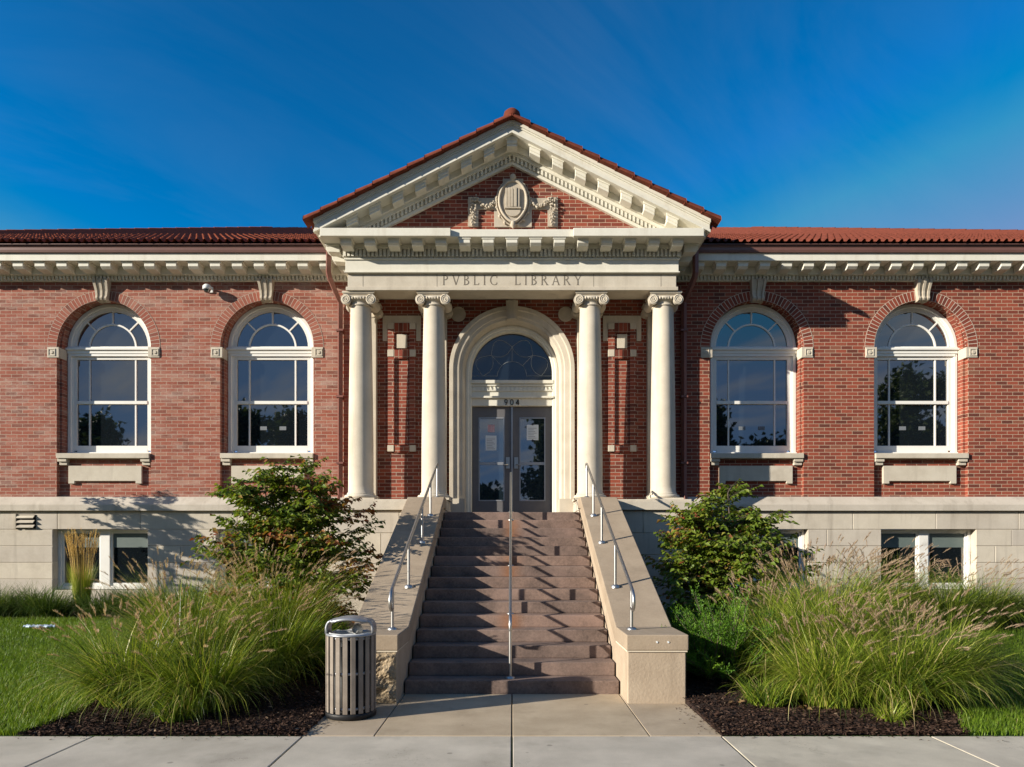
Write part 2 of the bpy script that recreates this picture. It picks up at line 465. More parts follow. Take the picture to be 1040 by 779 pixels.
M['lawn_blade'] = leaf_mat('lawn_grass', [(0.0, (0.075, 0.145, 0.010)), (0.6, (0.165, 0.265, 0.018)), (0.93, (0.28, 0.33, 0.045)), (1.0, (0.3, 0.25, 0.1))])
M['reed_blade'] = leaf_mat('fountain_grass_blade', [(0.0, (0.045, 0.09, 0.012)), (0.4, (0.19, 0.275, 0.022)), (0.75, (0.385, 0.44, 0.05)), (0.93, (0.56, 0.50, 0.14)), (1.0, (0.58, 0.45, 0.22))], 0.32, 0.4, 0.5)
M['dark_blade'] = leaf_mat('lily_turf_blade', [(0.0, (0.035, 0.075, 0.014)), (0.6, (0.08, 0.14, 0.025)), (1.0, (0.16, 0.2, 0.05))])
M['plume'] = leaf_mat('grass_plume', [(0.0, (0.34, 0.23, 0.17)), (0.5, (0.48, 0.35, 0.25)), (1.0, (0.62, 0.49, 0.35))], 0.4, 0.8, 0.1)
M['straw'] = leaf_mat('feather_reed_straw', [(0.0, (0.40, 0.26, 0.10)), (0.5, (0.58, 0.41, 0.18)), (1.0, (0.68, 0.53, 0.29))], 0.3, 0.8, 0.1)
M['shrub_leaf'] = leaf_mat('shrub_leaf', [(0.0, (0.05, 0.095, 0.010)), (0.45, (0.14, 0.205, 0.02)), (0.72, (0.24, 0.25, 0.035)), (0.84, (0.32, 0.16, 0.045)), (1.0, (0.28, 0.06, 0.03))], 0.36)
M['juniper'] = leaf_mat('juniper_spray', [(0.0, (0.03, 0.085, 0.008)), (0.6, (0.085, 0.205, 0.014)), (1.0, (0.20, 0.34, 0.03))], 0.3)
M['tree_leaf'] = leaf_mat('tree_leaf', [(0.0, (0.03, 0.05, 0.012)), (0.6, (0.06, 0.09, 0.02)), (1.0, (0.10, 0.12, 0.03))], 0.25)
M['mulch_chip'] = leaf_mat('mulch_chip', [(0.0, (0.02, 0.011, 0.008)), (0.6, (0.06, 0.034, 0.024)), (0.95, (0.11, 0.07, 0.05)), (1.0, (0.25, 0.18, 0.12))], 0.0, 0.9, 0.1)
M['dead_leaf'] = leaf_mat('fallen_leaf', [(0.0, (0.22, 0.11, 0.05)), (1.0, (0.36, 0.24, 0.12))], 0.2, 0.8, 0.1)


# ------------------------------------------------------------------ mesh helpers
WORLD = {}


def finish(o, parent, loc):
    o.location = loc
    if parent is not None:
        o.parent = parent
    WORLD[o.name] = Vector(loc) + (WORLD[parent.name] if parent is not None else Vector((0, 0, 0)))
    COL.objects.link(o)
    return o


def mesh_from_arrays(name, verts, faces_flat, face_sizes, mat, parent=None, loc=(0, 0, 0), tone=None, uv=None, smooth=False):
    me = bpy.data.meshes.new(name)
    nv = len(verts)
    me.vertices.add(nv)
    me.vertices.foreach_set('co', np.asarray(verts, dtype=np.float32).ravel())
    me.loops.add(len(faces_flat))
    me.loops.foreach_set('vertex_index', np.asarray(faces_flat, dtype=np.int32))
    nf = len(face_sizes)
    me.polygons.add(nf)
    sizes = np.asarray(face_sizes, dtype=np.int32)
    starts = np.concatenate(([0], np.cumsum(sizes)[:-1])).astype(np.int32)
    me.polygons.foreach_set('loop_start', starts)
    me.polygons.foreach_set('loop_total', sizes)
    if smooth:
        me.polygons.foreach_set('use_smooth', np.ones(nf, dtype=bool))
    if uv is not None:
        lay = me.uv_layers.new(name='UVMap')
        lay.data.foreach_set('uv', np.asarray(uv, dtype=np.float32).ravel())
    me.update(calc_edges=True)
    me.validate()
    if tone is not None:
        a = me.attributes.new('tone', 'FLOAT', 'POINT')
        a.data.foreach_set('value', np.asarray(tone, dtype=np.float32))
    me.materials.append(mat)
    return finish(bpy.data.objects.new(name, me), parent, loc)


class MB:
    """collects simple shapes, then links them as one mesh"""

    def __init__(self):
        self.v, self.f, self.uv, self.sm = [], [], {}, []

    def add(self, verts, faces, uvs=None, smooth=False):
        b = len(self.v)
        self.v += [tuple(p) for p in verts]
        for i, fc in enumerate(faces):
            if uvs:
                self.uv[len(self.f)] = uvs[i]
            self.f.append(tuple(b + k for k in fc))
            self.sm.append(smooth)
        return self

    def box(self, x0, x1, y0, y1, z0, z1):
        return self.add([(x0, y0, z0), (x1, y0, z0), (x1, y1, z0), (x0, y1, z0), (x0, y0, z1), (x1, y0, z1), (x1, y1, z1), (x0, y1, z1)],
                        [(0, 3, 2, 1), (4, 5, 6, 7), (0, 1, 5, 4), (1, 2, 6, 5), (2, 3, 7, 6), (3, 0, 4, 7)])

    def prism(self, poly, y0, y1):
        """poly in XZ, extruded along Y"""
        n = len(poly)
        vs = [(x, y0, z) for x, z in poly] + [(x, y1, z) for x, z in poly]
        fs = [tuple(range(n)), tuple(range(2 * n - 1, n - 1, -1))] + [(i, i + n, (i + 1) % n + n, (i + 1) % n) for i in range(n)]
        return self.add(vs, fs)

    def prism_x(self, poly, x0, x1):
        """poly in YZ, extruded along X"""
        n = len(poly)
        vs = [(x0, y, z) for y, z in poly] + [(x1, y, z) for y, z in poly]
        fs = [tuple(range(n - 1, -1, -1)), tuple(range(n, 2 * n))] + [(i, (i + 1) % n, (i + 1) % n + n, i + n) for i in range(n)]
        return self.add(vs, fs)

    def lathe(self, prof, c=(0, 0, 0), n=32, smooth=True, caps=True):
        """prof: (r, z) list, round a vertical axis"""
        vs, fs = [], []
        k = len(prof)
        for i in range(n):
            a = 2 * PI * i / n
            for r, z in prof:
                vs.append((c[0] + r * math.cos(a), c[1] + r * math.sin(a), c[2] + z))
        for i in range(n):
            j = (i + 1) % n
            for q in range(k - 1):
                fs.append((i * k + q, j * k + q, j * k + q + 1, i * k + q + 1))
        self.add(vs, fs, smooth=smooth)
        if caps:
            self.add([vs[i * k] for i in range(n)][::-1], [tuple(range(n))])
            self.add([vs[i * k + k - 1] for i in range(n)], [tuple(range(n))])
        return self

    def tube(self, pts, r, n=8, smooth=True, caps=True):
        pts = [Vector(p) for p in pts]
        k = len(pts)
        rs = r if isinstance(r, (list, tuple)) else [r] * k
        rings = []
        up = None
        for i, p in enumerate(pts):
            t = (pts[min(i + 1, k - 1)] - pts[max(i - 1, 0)])
            if t.length < 1e-9:
                t = Vector((0, 0, 1))
            t.normalize()
            if up is None:
                up = t.cross(Vector((0.31, 0.87, 0.17)))
                if up.length < 0.1:
                    up = t.cross(Vector((1, 0, 0)))
            else:
                up = up - t * up.dot(t)
            up.normalize()
            w = t.cross(up)
            rings.append([tuple(p + (up * math.cos(2 * PI * q / n) + w * math.sin(2 * PI * q / n)) * rs[i]) for q in range(n)])
        vs = [p for ring in rings for p in ring]
        fs = []
        for i in range(k - 1):
            for q in range(n):
                fs.append((i * n + q, i * n + (q + 1) % n, (i + 1) * n + (q + 1) % n, (i + 1) * n + q))
        self.add(vs, fs, smooth=smooth)
        if caps:
            self.add(rings[0][::-1], [tuple(range(n))])
            self.add(rings[-1], [tuple(range(n))])
        return self

    def disc_y(self, cx, cz, r, y0, y1, n=28):
        return self.prism([(cx + r * math.cos(2 * PI * i / n), cz + r * math.sin(2 * PI * i / n)) for i in range(n)], y0, y1)

    def ring_xz(self, cx, cz, r0, r1, y0, y1, a0=0.0, a1=PI, n=28):
        """flat ring sector in XZ with thickness along Y"""
        vs = []
        for i in range(n + 1):
            a = a0 + (a1 - a0) * i / n
            c, s = math.cos(a), math.sin(a)
            vs += [(cx + r0 * c, y0, cz + r0 * s), (cx + r1 * c, y0, cz + r1 * s), (cx + r1 * c, y1, cz + r1 * s), (cx + r0 * c, y1, cz + r0 * s)]
        fs = []
        for i in range(n):
            b, d = i * 4, (i + 1) * 4
            for q in range(4):
                fs.append((b + q, d + q, d + (q + 1) % 4, b + (q + 1) % 4))
        fs += [(0, 1, 2, 3), (n * 4 + 3, n * 4 + 2, n * 4 + 1, n * 4)]
        return self.add(vs, fs)

    def arch_sweep(self, prof, cx, zs, zb, n=28):
        """profile of (radius, y) carried up a jamb, round a half circle and down the other jamb"""
        path = [(1.0, 0.0, zb)] + [(math.cos(PI * i / n), math.sin(PI * i / n), None) for i in range(n + 1)] + [(-1.0, 0.0, zb)]
        k = len(prof)
        vs, fs = [], []
        for c, s, z in path:
            for r, y in prof:
                vs.append((cx + r * c, y, z if z is not None else zs + r * s))
        for i in range(len(path) - 1):
            for q in range(k - 1):
                fs.append((i * k + q, i * k + q + 1, (i + 1) * k + q + 1, (i + 1) * k + q))
        return self.add(vs, fs)

    def arch_wall(self, x0, x1, z0, z1, y, openings, depth, n=28):
        """a wall face in XZ with arched openings and their reveals; openings: (cx, half, bottom, spring)"""
        xs = x0
        for cx, h, zb, zs in sorted(openings):
            self.add([(xs, y, z0), (cx - h, y, z0), (cx - h, y, z1), (xs, y, z1)], [(0, 1, 2, 3)])
            arc = [(cx - h * math.cos(PI * i / n), zs + h * math.sin(PI * i / n)) for i in range(n + 1)]
            for i in range(n):
                (ax, az), (bx, bz) = arc[i], arc[i + 1]
                self.add([(ax, y, az), (bx, y, bz), (bx, y, z1), (ax, y, z1)], [(0, 1, 2, 3)])
            out = [(cx - h, zb)] + arc + [(cx + h, zb)]
            for i in range(len(out) - 1):
                (ax, az), (bx, bz) = out[i], out[i + 1]
                self.add([(ax, y, az), (bx, y, bz), (bx, y + depth, bz), (ax, y + depth, az)], [(0, 1, 2, 3)])
            if zb > z0 + 1e-4:
                self.add([(cx - h, y, z0), (cx + h, y, z0), (cx + h, y, zb), (cx - h, y, zb)], [(0, 1, 2, 3)])
                self.add([(cx - h, y, zb), (cx + h, y, zb), (cx + h, y + depth, zb), (cx - h, y + depth, zb)], [(0, 1, 2, 3)])
            xs = cx + h
        self.add([(xs, y, z0), (x1, y, z0), (x1, y, z1), (xs, y, z1)], [(0, 1, 2, 3)])
        return self

    def build(self, name, mat, parent=None, loc=None, bevel=0.0, seg=2, local=False):
        """vertices are in world space unless local; the mesh is stored relative to loc (default: the parent's place)"""
        pw = WORLD[parent.name] if parent is not None else Vector((0, 0, 0))
        if local:
            off = Vector((0, 0, 0))
            o_loc = Vector(loc or (0, 0, 0))
        else:
            o_w = Vector(loc) if loc is not None else pw
            off = o_w
            o_loc = o_w - pw
        me = bpy.data.meshes.new(name)
        me.from_pydata([(x - off.x, y - off.y, z - off.z) for x, y, z in self.v], [], self.f)
        me.polygons.foreach_set('use_smooth', self.sm)
        if self.uv:
            lay = me.uv_layers.new(name='UVMap')
            for pi, p in enumerate(me.polygons):
                if pi in self.uv:
                    for q, li in enumerate(p.loop_indices):
                        lay.data[li].uv = self.uv[pi][q]
        me.materials.append(mat)
        me.update()
        o = bpy.data.objects.new(name, me)
        finish(o, parent, o_loc)
        if bevel > 0:
            b = o.modifiers.new('bevel', 'BEVEL')
            b.width = bevel
            b.segments = seg
            b.limit_method = 'ANGLE'
            b.angle_limit = R(40)
            b.harden_normals = False
        return o


def tag(o, label=None, cat=None, group=None, kind=None):
    if label:
        o['label'] = label
    if cat:
        o['category'] = cat
    if group:
        o['group'] = group
    if kind:
        o['kind'] = kind
    return o


def empty(name, loc, label, cat, group=None):
    o = bpy.data.objects.new(name, None)
    o.empty_display_size = 0.2
    finish(o, None, loc)
    return tag(o, label, cat, group)


def copy_tree(o, parent=None, loc=None, mats=None):
    c = o.copy()
    if parent is not None:
        c.parent = parent
    if loc is not None:
        c.location = loc
    COL.objects.link(c)
    WORLD[c.name] = Vector(c.location) + (WORLD[c.parent.name] if c.parent else Vector((0, 0, 0)))
    for ch in list(o.children):
        copy_tree(ch, c)
    return c


# ------------------------------------------------------------------ the ground
def smooth01(t):
    t = np.clip(t, 0.0, 1.0)
    return t * t * (3 - 2 * t)


def ground_z(x, y):
    x = np.asarray(x, dtype=float)
    y = np.asarray(y, dtype=float)
    z = 0.5 * smooth01((y - 5.6) / 9.4) * np.where(y > 6.25, 1.0, 0.0)
    return z - 0.012


def bed_edge_left(y):
    return np.interp(y, [6.2, 7.0, 8.4, 9.8, 11.4, 12.6, 12.75], [-4.55, -4.5, -4.75, -5.2, -5.9, -7.0, -40.0])


def bed_edge_right(y):
    return np.interp(y, [6.2, 7.0, 8.4, 9.6, 11.0, 11.6, 11.8], [4.15, 4.6, 5.2, 5.5, 6.0, 7.0, 40.0])


ys = np.concatenate(([-400, -60, -9.0, -8.99, 0.5, 0.51, 6.24], np.linspace(6.26, 15.2, 40), [60, 400]))
xs = np.concatenate(([-400, -60], np.linspace(-26, -2, 25), [-1.945, -1.935, 1.935, 1.945], np.linspace(2, 26, 25), [60, 400]))
gx, gy = np.meshgrid(xs, ys)
gz = ground_z(gx, gy)
gz = np.where((gy > -9.0) & (gy < 0.505), -0.16, gz)
gz = np.where((np.abs(gx) < 1.94) & (gy > 6.25) & (gy < 13.0), -0.10, gz)
nxs, nys = len(xs), len(ys)
gi = np.arange(nxs * nys).reshape(nys, nxs)
gf = np.stack([gi[:-1, :-1], gi[:-1, 1:], gi[1:, 1:], gi[1:, :-1]], axis=-1).reshape(-1, 4)
g = mesh_from_arrays('ground', np.stack([gx.ravel(), gy.ravel(), gz.ravel()], 1), gf.ravel(), [4] * len(gf), M['turf'])
tag(g, kind='structure')
MB().box(-60, 60, -8.9, 0.36, -0.3, -0.13).build('road', M['asphalt'])['kind'] = 'structure'
MB().box(-60, 60, 0.36, 0.52, -0.3, 0.0).build('kerb', M['sidewalk'], bevel=0.02)['kind'] = 'structure'


def bed(name, side):
    yy = np.linspace(6.262, 14.4, 34)
    uu = np.linspace(0, 1, 24)
    v, f = [], []
    for y in yy:
        e = float(bed_edge_left(y)) if side < 0 else float(bed_edge_right(y))
        e = max(-16.0, min(16.0, e))
        a = 1.929 * side if y < 7.75 else 1.88 * side
        v.append((a, y, -0.06))
        for u in uu:
            x = a + (e - a) * u
            v.append((x, y, float(ground_z(x, y)) + 0.012 + 0.012 * random.random() * (0.2 < u < 0.8)))
    n = len(uu) + 1
    f = [(r * n + c, r * n + c + 1, (r + 1) * n + c + 1, (r + 1) * n + c) for r in range(len(yy) - 1) for c in range(n - 1)]
    mb = MB()
    mb.add(v, f)
    return tag(mb.build(name, M['soil']), kind='structure')


bed('mulch_bed', -1)
bed('mulch_bed', 1)

mb = MB()
JX = 1.915
for k in range(-12, 12):
    for y0, y1 in ((4.40, 6.252), (2.5, 4.388)):
        mb.box(k * JX + 0.008, (k + 1) * JX - 0.008, y0, y1, -0.10, 0.0)
tag(mb.build('sidewalk', M['sidewalk'], bevel=0.006), kind='structure')
tag(MB().box(-23, 23, 2.45, 6.256, -0.12, -0.018).build('sidewalk_joint_bed', M['joint']), kind='structure')
mb = MB()
for a, b in ((-1.925, -1.268), (-1.258, -0.006), (0.006, 1.258), (1.268, 1.925)):
    mb.box(a, b, 6.264, 8.2, -0.10, 0.002)
tag(mb.build('entrance_path', M['apron'], bevel=0.005), kind='structure')

# ------------------------------------------------------------------ the library
WY = 14.5                    # wall plane of the wings
PY = 14.28                   # wall plane behind the columns
lib = empty('library_building', (0, WY, 0.4), 'red brick public library with a columned limestone portico, white pediment and red tile roof', 'building')
BX = 24.5                    # half length
WX = 3.4                     # where the wings start
Z_WT, Z_TOP = 2.81, 7.40
WIN_X = [-8.67, -5.2, 5.2, 8.69]
SPRING = 5.99

for side, mname in ((-1, 'brick_pale'), (1, 'brick_red')):
    ops = [(x, 1.0, Z_WT, SPRING) for x in WIN_X if x * side > 0]
    mb = MB()
    if side < 0:
        mb.arch_wall(-BX, -WX, Z_WT, Z_TOP, WY, ops, 0.1)
    else:
        mb.arch_wall(WX, BX, Z_WT, Z_TOP, WY, ops, 0.1)
    for x, h, zb, zs in ops:
        mb.arch_wall(x - 1.06, x + 1.06, Z_WT, 7.2, WY + 0.1, [(x, 0.955, 3.66, 6.06)], 0.24)
    mb.add([(side * BX, WY, 0), (side * BX, WY + 28, 0), (side * BX, WY + 28, Z_TOP + 0.5), (side * BX, WY, Z_TOP + 0.5)], [(0, 1, 2, 3)])
    o = mb.build('wall', M[mname], lib)
    o['label'] = 'pale weathered brick wing wall' if side < 0 else 'deep red brick wing wall with pale mortar'
mb = MB()
mb.arch_wall(-WX, WX, 2.42, 6.95, PY, [(0, 1.24, 2.42, 5.50)], 0.3)
for q in (-1, 1):
    mb.add([(q * WX, PY, 2.42), (q * WX, WY + 0.02, 2.42), (q * WX, WY + 0.02, 6.95), (q * WX, PY, 6.95)], [(0, 1, 2, 3)])
o = mb.build('wall', M['brick_entry'], lib)
o['label'] = 'shaded brick wall behind the columns'


# ---- arched windows
def make_window(cx, arch_mat):
    C0 = Vector((cx, WY, 3.75))
    yF = WY + 0.27
    zs = 6.06
    w = MB()
    # outer casing: jambs and arch, stepped profile
    w.arch_sweep([(0.958, yF + 0.07), (0.945, yF), (0.875, yF), (0.868, yF + 0.03), (0.835, yF + 0.03), (0.83, yF + 0.09)], cx, zs, 3.76)
    w.box(cx - 0.955, cx + 0.955, yF - 0.02, yF + 0.12, 3.755, 3.80)
    # transom with a projecting nosing
    w.box(cx - 0.94, cx + 0.94, yF - 0.025, yF + 0.1, 5.93, 6.075)
    w.box(cx - 0.96, cx + 0.96, yF - 0.06, yF + 0.0, 6.0, 6.045)
    w.box(cx - 0.90, cx + 0.90, yF - 0.01, yF + 0.05, 5.875, 5.93)
    frame = w.build('window', M['white'], lib, loc=C0, bevel=0.006)
    # upper and lower sash
    s = MB()
    s.box(cx - 0.835, cx + 0.835, yF + 0.035, yF + 0.09, 5.81, 5.872)
    for sx in (-1, 1):
        s.box(cx + sx * 0.80 - 0.035, cx + sx * 0.80 + 0.035, yF + 0.035, yF + 0.09, 3.84, 5.81)
    s.box(cx - 0.765, cx + 0.765, yF + 0.02, yF + 0.088, 4.845, 4.915)
    s.box(cx - 0.765, cx + 0.765, yF + 0.035, yF + 0.09, 3.80, 3.945)
    for sx in (-1, 1):
        s.box(cx + sx * 0.50 - 0.017, cx + sx * 0.50 + 0.017, yF + 0.05, yF + 0.088, 3.945, 4.845)
        s.box(cx + sx * 0.50 - 0.017, cx + sx * 0.50 + 0.017, yF + 0.05, yF + 0.088, 4.915, 5.81)
    s.build('sash', M['white'], frame, loc=C0, bevel=0.004)
    # lunette bars
    l = MB()
    l.ring_xz(cx, 6.075, 0.775, 0.832, yF + 0.04, yF + 0.09)
    l.ring_xz(cx, 6.075, 0.485, 0.522, yF + 0.05, yF + 0.088)
    for a in (45, 90, 135):
        c, sn = math.cos(R(a)), math.sin(R(a))
        p = [(0.52, -0.016), (0.778, -0.016), (0.778, 0.016), (0.52, 0.016)]
        l.prism([(cx + u * c - v * sn, 6.075 + u * sn + v * c) for u, v in p], yF + 0.052, yF + 0.086)
    l.box(cx - 0.83, cx + 0.83, yF + 0.04, yF + 0.09, 6.076, 6.10)
    l.build('muntin', M['white'], frame, loc=C0, bevel=0.003)
    p = MB()
    p.box(cx - 0.80, cx + 0.80, yF + 0.072, yF + 0.12, 3.9, 5.84)
    p.prism([(cx + 0.80 * math.cos(PI * i / 28), 6.075 + 0.80 * math.sin(PI * i / 28)) for i in range(29)], yF + 0.072, yF + 0.12)
    p.build('pane', M['glass'], frame, loc=C0)
    # stone sill on two brackets, apron panel
    s = MB()
    s.prism_x([(WY - 0.05, 3.63), (WY + 0.30, 3.63), (WY + 0.30, 3.76), (WY - 0.05, 3.735)], cx - 0.985, cx + 0.985)
    for sx in (-1, 1):
        a, b = sorted((cx + sx * 0.985, cx + sx * 0.78))
        s.box(a + 0.004, b - 0.004, WY - 0.02, WY + 0.1, 3.56, 3.63)
        s.box(a + 0.02, b - 0.012, WY + 0.02, WY + 0.1, 3.49, 3.56)
    s.build('sill', M['stone'], frame, loc=C0, bevel=0.008)
    a = MB()
    a.prism([(cx - 0.78, 3.10), (cx - 0.65, 3.10), (cx - 0.65, 3.155), (cx + 0.65, 3.155), (cx + 0.65, 3.10), (cx + 0.78, 3.10), (cx + 0.78, 3.48), (cx - 0.78, 3.48)], WY + 0.04, WY + 0.1)
    a.build('apron_panel', M['stone'], frame, loc=C0, bevel=0.006)
    # imposts with a small rosette
    for sx in (-1, 1):
        a, b = sorted((cx + sx * 0.946, cx + sx * 1.19))
        i = MB()
        i.box(a, b, WY - 0.018, WY + 0.25, 5.77, 5.99)
        m = cx + sx * 1.095
        for q in (-1, 1):
            i.box(m + q * 0.068 - 0.01, m + q * 0.068 + 0.01, WY - 0.03, WY, 5.802, 5.958)
            i.box(m - 0.058, m + 0.058, WY - 0.03, WY, 5.88 + q * 0.068 - 0.01, 5.88 + q * 0.068 + 0.01)
        i.disc_y(m, 5.88, 0.035, WY - 0.034, WY, 12)
        i.build('impost_block', M['stone'], frame, loc=C0, bevel=0.004)
    # fluted keystone
    k = MB()
    prof = [(7.395, 0.155), (7.33, 0.15), (7.26, 0.125), (7.16, 0.095), (7.06, 0.095), (7.0, 0.12), (6.965, 0.10), (6.95, 0.06)]
    for r in range(5):
        def xs_at(z):
            hw = 0.115 + (z - 6.95) / 0.445 * 0.05
            return cx - hw + r * hw * 0.4 + 0.004, cx - hw + (r + 1) * hw * 0.4 - 0.004
        pr = 0.0 if r % 2 == 0 else 0.025
        vs, fs = [], []
        for z, d in prof:
            x0, x1 = xs_at(z)
            vs += [(x0, WY + 0.06, z), (x0, WY - d + pr, z), (x1, WY - d + pr, z), (x1, WY + 0.06, z)]
        for q in range(len(prof) - 1):
            for e in range(3):
                fs.append((q * 4 + e, q * 4 + e + 1, q * 4 + e + 5, q * 4 + e + 4))
        fs += [(0, 1, 2, 3), tuple(len(prof) * 4 - 1 - e for e in range(4))]
        k.add(vs, fs)
    k.build('keystone', M['carved'], frame, loc=C0)
    # ring of bricks set on end
    n = 44
    ring = MB()
    vs, fs, uv = [], [], []
    for i in range(n + 1):
        t = PI * i / n
        for rr, u in ((1.0, 0.0), (1.2, 0.208)):
            vs.append((cx + rr * math.cos(t), WY - 0.006, SPRING + rr * math.sin(t)))
        vs.append((cx + 1.2 * math.cos(t), WY + 0.01, SPRING + 1.2 * math.sin(t)))
        vs.append((cx + 0.998 * math.cos(t), WY + 0.1, SPRING + 0.998 * math.sin(t)))
    for i in range(n):
        b, d = i * 4, (i + 1) * 4
        L0, L1 = PI * i / n * 1.1, PI * (i + 1) / n * 1.1
        fs += [(b, d, d + 1, b + 1), (b + 1, d + 1, d + 2, b + 2), (b + 3, d + 3, d, b)]
        uv += [[(0, L0), (0, L1), (0.209, L1), (0.209, L0)], [(0.2, L0), (0.2, L1), (0.209, L1), (0.209, L0)], [(0.31, L0), (0.31, L1), (0.21, L1), (0.21, L0)]]
    ring.add(vs, fs, uv)
    ring.build('brick_arch', M[arch_mat], frame, loc=C0)
    return frame


for x in WIN_X:
    fr = make_window(x, 'arch_pale' if x < 0 else 'arch_red')
    if x > -8:
        for dx in (-0.20, 0.22):
            nt = MB().box(x + dx - 0.072, x + dx + 0.072, WY + 0.336, WY + 0.341, 4.29, 4.37)  # small flat grey rectangles set on the panes, nature unknown
            nt.build('pane_card', M['print'], fr, loc=Vector((x, WY, 3.75)))

# ---- foundation and water table
PODX = 3.42
for side in (-1, 1):
    mb = MB()
    a, b = (-BX, -PODX + 0.02) if side < 0 else (PODX - 0.02, BX)
    mb.prism_x([(WY - 0.17, 2.51), (WY + 0.02, 2.51), (WY + 0.02, 2.82), (WY - 0.002, 2.815), (WY - 0.15, 2.66), (WY - 0.17, 2.64)], a, b)
    # floor of the window recesses
    for x in WIN_X:
        if x * side > 0:
            mb.box(x - 0.99, x + 0.99, WY + 0.02, WY + 0.12, 2.75, 2.816)
    mb.build('water_table', M['base_stone'], lib, bevel=0.006)
    f = MB()
    yF = WY - 0.085
    rows = [(2.125, 2.508), (1.775, 2.115), (1.425, 1.765), (1.075, 1.415), (0.70, 1.065), (0.1, 0.69)]
    BW = [(x - 1.0, x + 1.0) for x in (-8.7, -5.25, 5.25, 8.8)]
    for r, (z0, z1) in enumerate(rows):
        x = a
        cut = [w for w in BW if w[0] * side > 0] if 1 <= r <= 4 and z1 > 0.86 else []
        edges = []
        wd = 1.75 if r == 0 else 1.3
        q = a + (0.65 if r % 2 else 0.0)
        while q < b:
            edges.append(q)
            q += wd + (0.3 if (int(q * 7) % 3 == 0) else 0.0)
        pts = sorted([a, b] + [e for e in edges if a + 0.2 < e < b - 0.2 and not any(w[0] - 0.25 < e < w[1] + 0.25 for w in cut)] + [e for w in cut for e in w])
        for p0, p1 in zip(pts[:-1], pts[1:]):
            if any(w[0] - 1e-6 <= p0 and p1 <= w[1] + 1e-6 for w in cut):
                continue
            f.box(p0 + 0.004, p1 - 0.004, yF + random.uniform(-0.002, 0.002), yF + 0.32, z0, z1)
    f.build('foundation', M['base_stone'], lib, bevel=0.008)
    j = MB()
    prev = a
    for w in [w for w in BW if w[0] * side > 0]:
        j.box(prev, w[0] - 0.006, yF + 0.014, yF + 0.3, 0.1, 2.51)
        j.box(w[0] - 0.006, w[1] + 0.006, yF + 0.014, yF + 0.3, 2.13, 2.51)
        j.box(w[0] - 0.006, w[1] + 0.006, yF + 0.014, yF + 0.3, 0.1, 0.84)
        prev = w[1] + 0.006
    j.box(prev, b, yF + 0.014, yF + 0.3, 0.1, 2.51)
    j.build('foundation_mortar', M['stone'], lib)
    for w in [w for w in BW if w[0] * side > 0]:
        cx = (w[0] + w[1]) / 2
        C0 = Vector((cx, WY, 0.85))
        wm = M['white'] if side < 0 else M['flaking']
        b_ = MB()
        y0 = yF + 0.17
        for sx in (-1, 1):
            q0, q1 = sorted((cx + sx * 1.0, cx + sx * 0.94))
            b_.box(q0, q1, y0, y0 + 0.13, 0.85, 2.12)
        b_.box(cx - 0.94, cx + 0.94, y0, y0 + 0.13, 2.08, 2.12)
        b_.box(cx - 0.94, cx + 0.94, y0 - 0.03, y0 + 0.13, 0.85, 0.92)
        b_.box(cx - 0.10, cx + 0.10, y0 + 0.01, y0 + 0.12, 0.92, 2.08)
        for sx in (-1, 1):
            for u0, u1 in ((0.10, 0.14), (0.90, 0.94)):
                q0, q1 = sorted((cx + sx * u0, cx + sx * u1))
                b_.box(q0, q1, y0 + 0.04, y0 + 0.1, 0.92, 2.08)
            q0, q1 = sorted((cx + sx * 0.14, cx + sx * 0.90))
            b_.box(q0, q1, y0 + 0.04, y0 + 0.1, 2.04, 2.08)
            b_.box(q0, q1, y0 + 0.04, y0 + 0.1, 0.92, 0.98)
        bw = b_.build('basement_window', wm, lib, loc=C0, bevel=0.005)
        p = MB()
        for sx in (-1, 1):
            q0, q1 = sorted((cx + sx * 0.13, cx + sx * 0.91))
            p.box(q0, q1, y0 + 0.075, y0 + 0.11, 0.97, 2.05)
        p.build('pane', M['glass'], bw, loc=C0)
        for sx in (-1, 1):
            q0, q1 = sorted((cx + sx * 0.15, cx + sx * 0.89))
            bl = MB().box(q0, q1, y0 + 0.068, y0 + 0.072, 1.74, 2.035)
            bl.build('blind', M['blind'], bw, loc=C0)
# louvred vent in the left foundation
v_ = MB()
v_.box(-10.45, -10.05, WY - 0.098, WY - 0.08, 2.14, 2.43)
vent = v_.build('vent', M['dark'], lib)
l_ = MB()
for k in range(3):
    z = 2.17 + k * 0.1
    l_.prism_x([(WY - 0.15, z), (WY - 0.095, z + 0.05), (WY - 0.095, z + 0.03), (WY - 0.15, z - 0.015)], -10.43, -10.07)
l_.box(-10.49, -10.45, WY - 0.13, WY - 0.08, 2.13, 2.45)
l_.build('slat', M['base_stone'], vent)

# ---- wing cornices
MOD_SP = 0.4515


def modillion_mb():
    m = MB()
    m.prism_x([(0.0, 0.0), (-0.02, -0.035), (-0.02, -0.10), (0.03, -0.145), (0.25, -0.155), (0.25, 0.0)], -0.105, 0.105)
    m.box(-0.125, 0.125, -0.035, 0.25, -0.034, -0.001)
    return m


mod_proto = None


def add_modillion(x, y, z, parent):
    global mod_proto
    if mod_proto is None:
        mod_proto = modillion_mb().build('modillion', M['cream'], parent, loc=(Vector((x, y, z)) - WORLD[parent.name]), bevel=0.006, local=True)
        return mod_proto
    c = mod_proto.copy()
    c.parent = parent
    c.location = Vector((x, y, z)) - WORLD[parent.name]
    COL.objects.link(c)
    return c


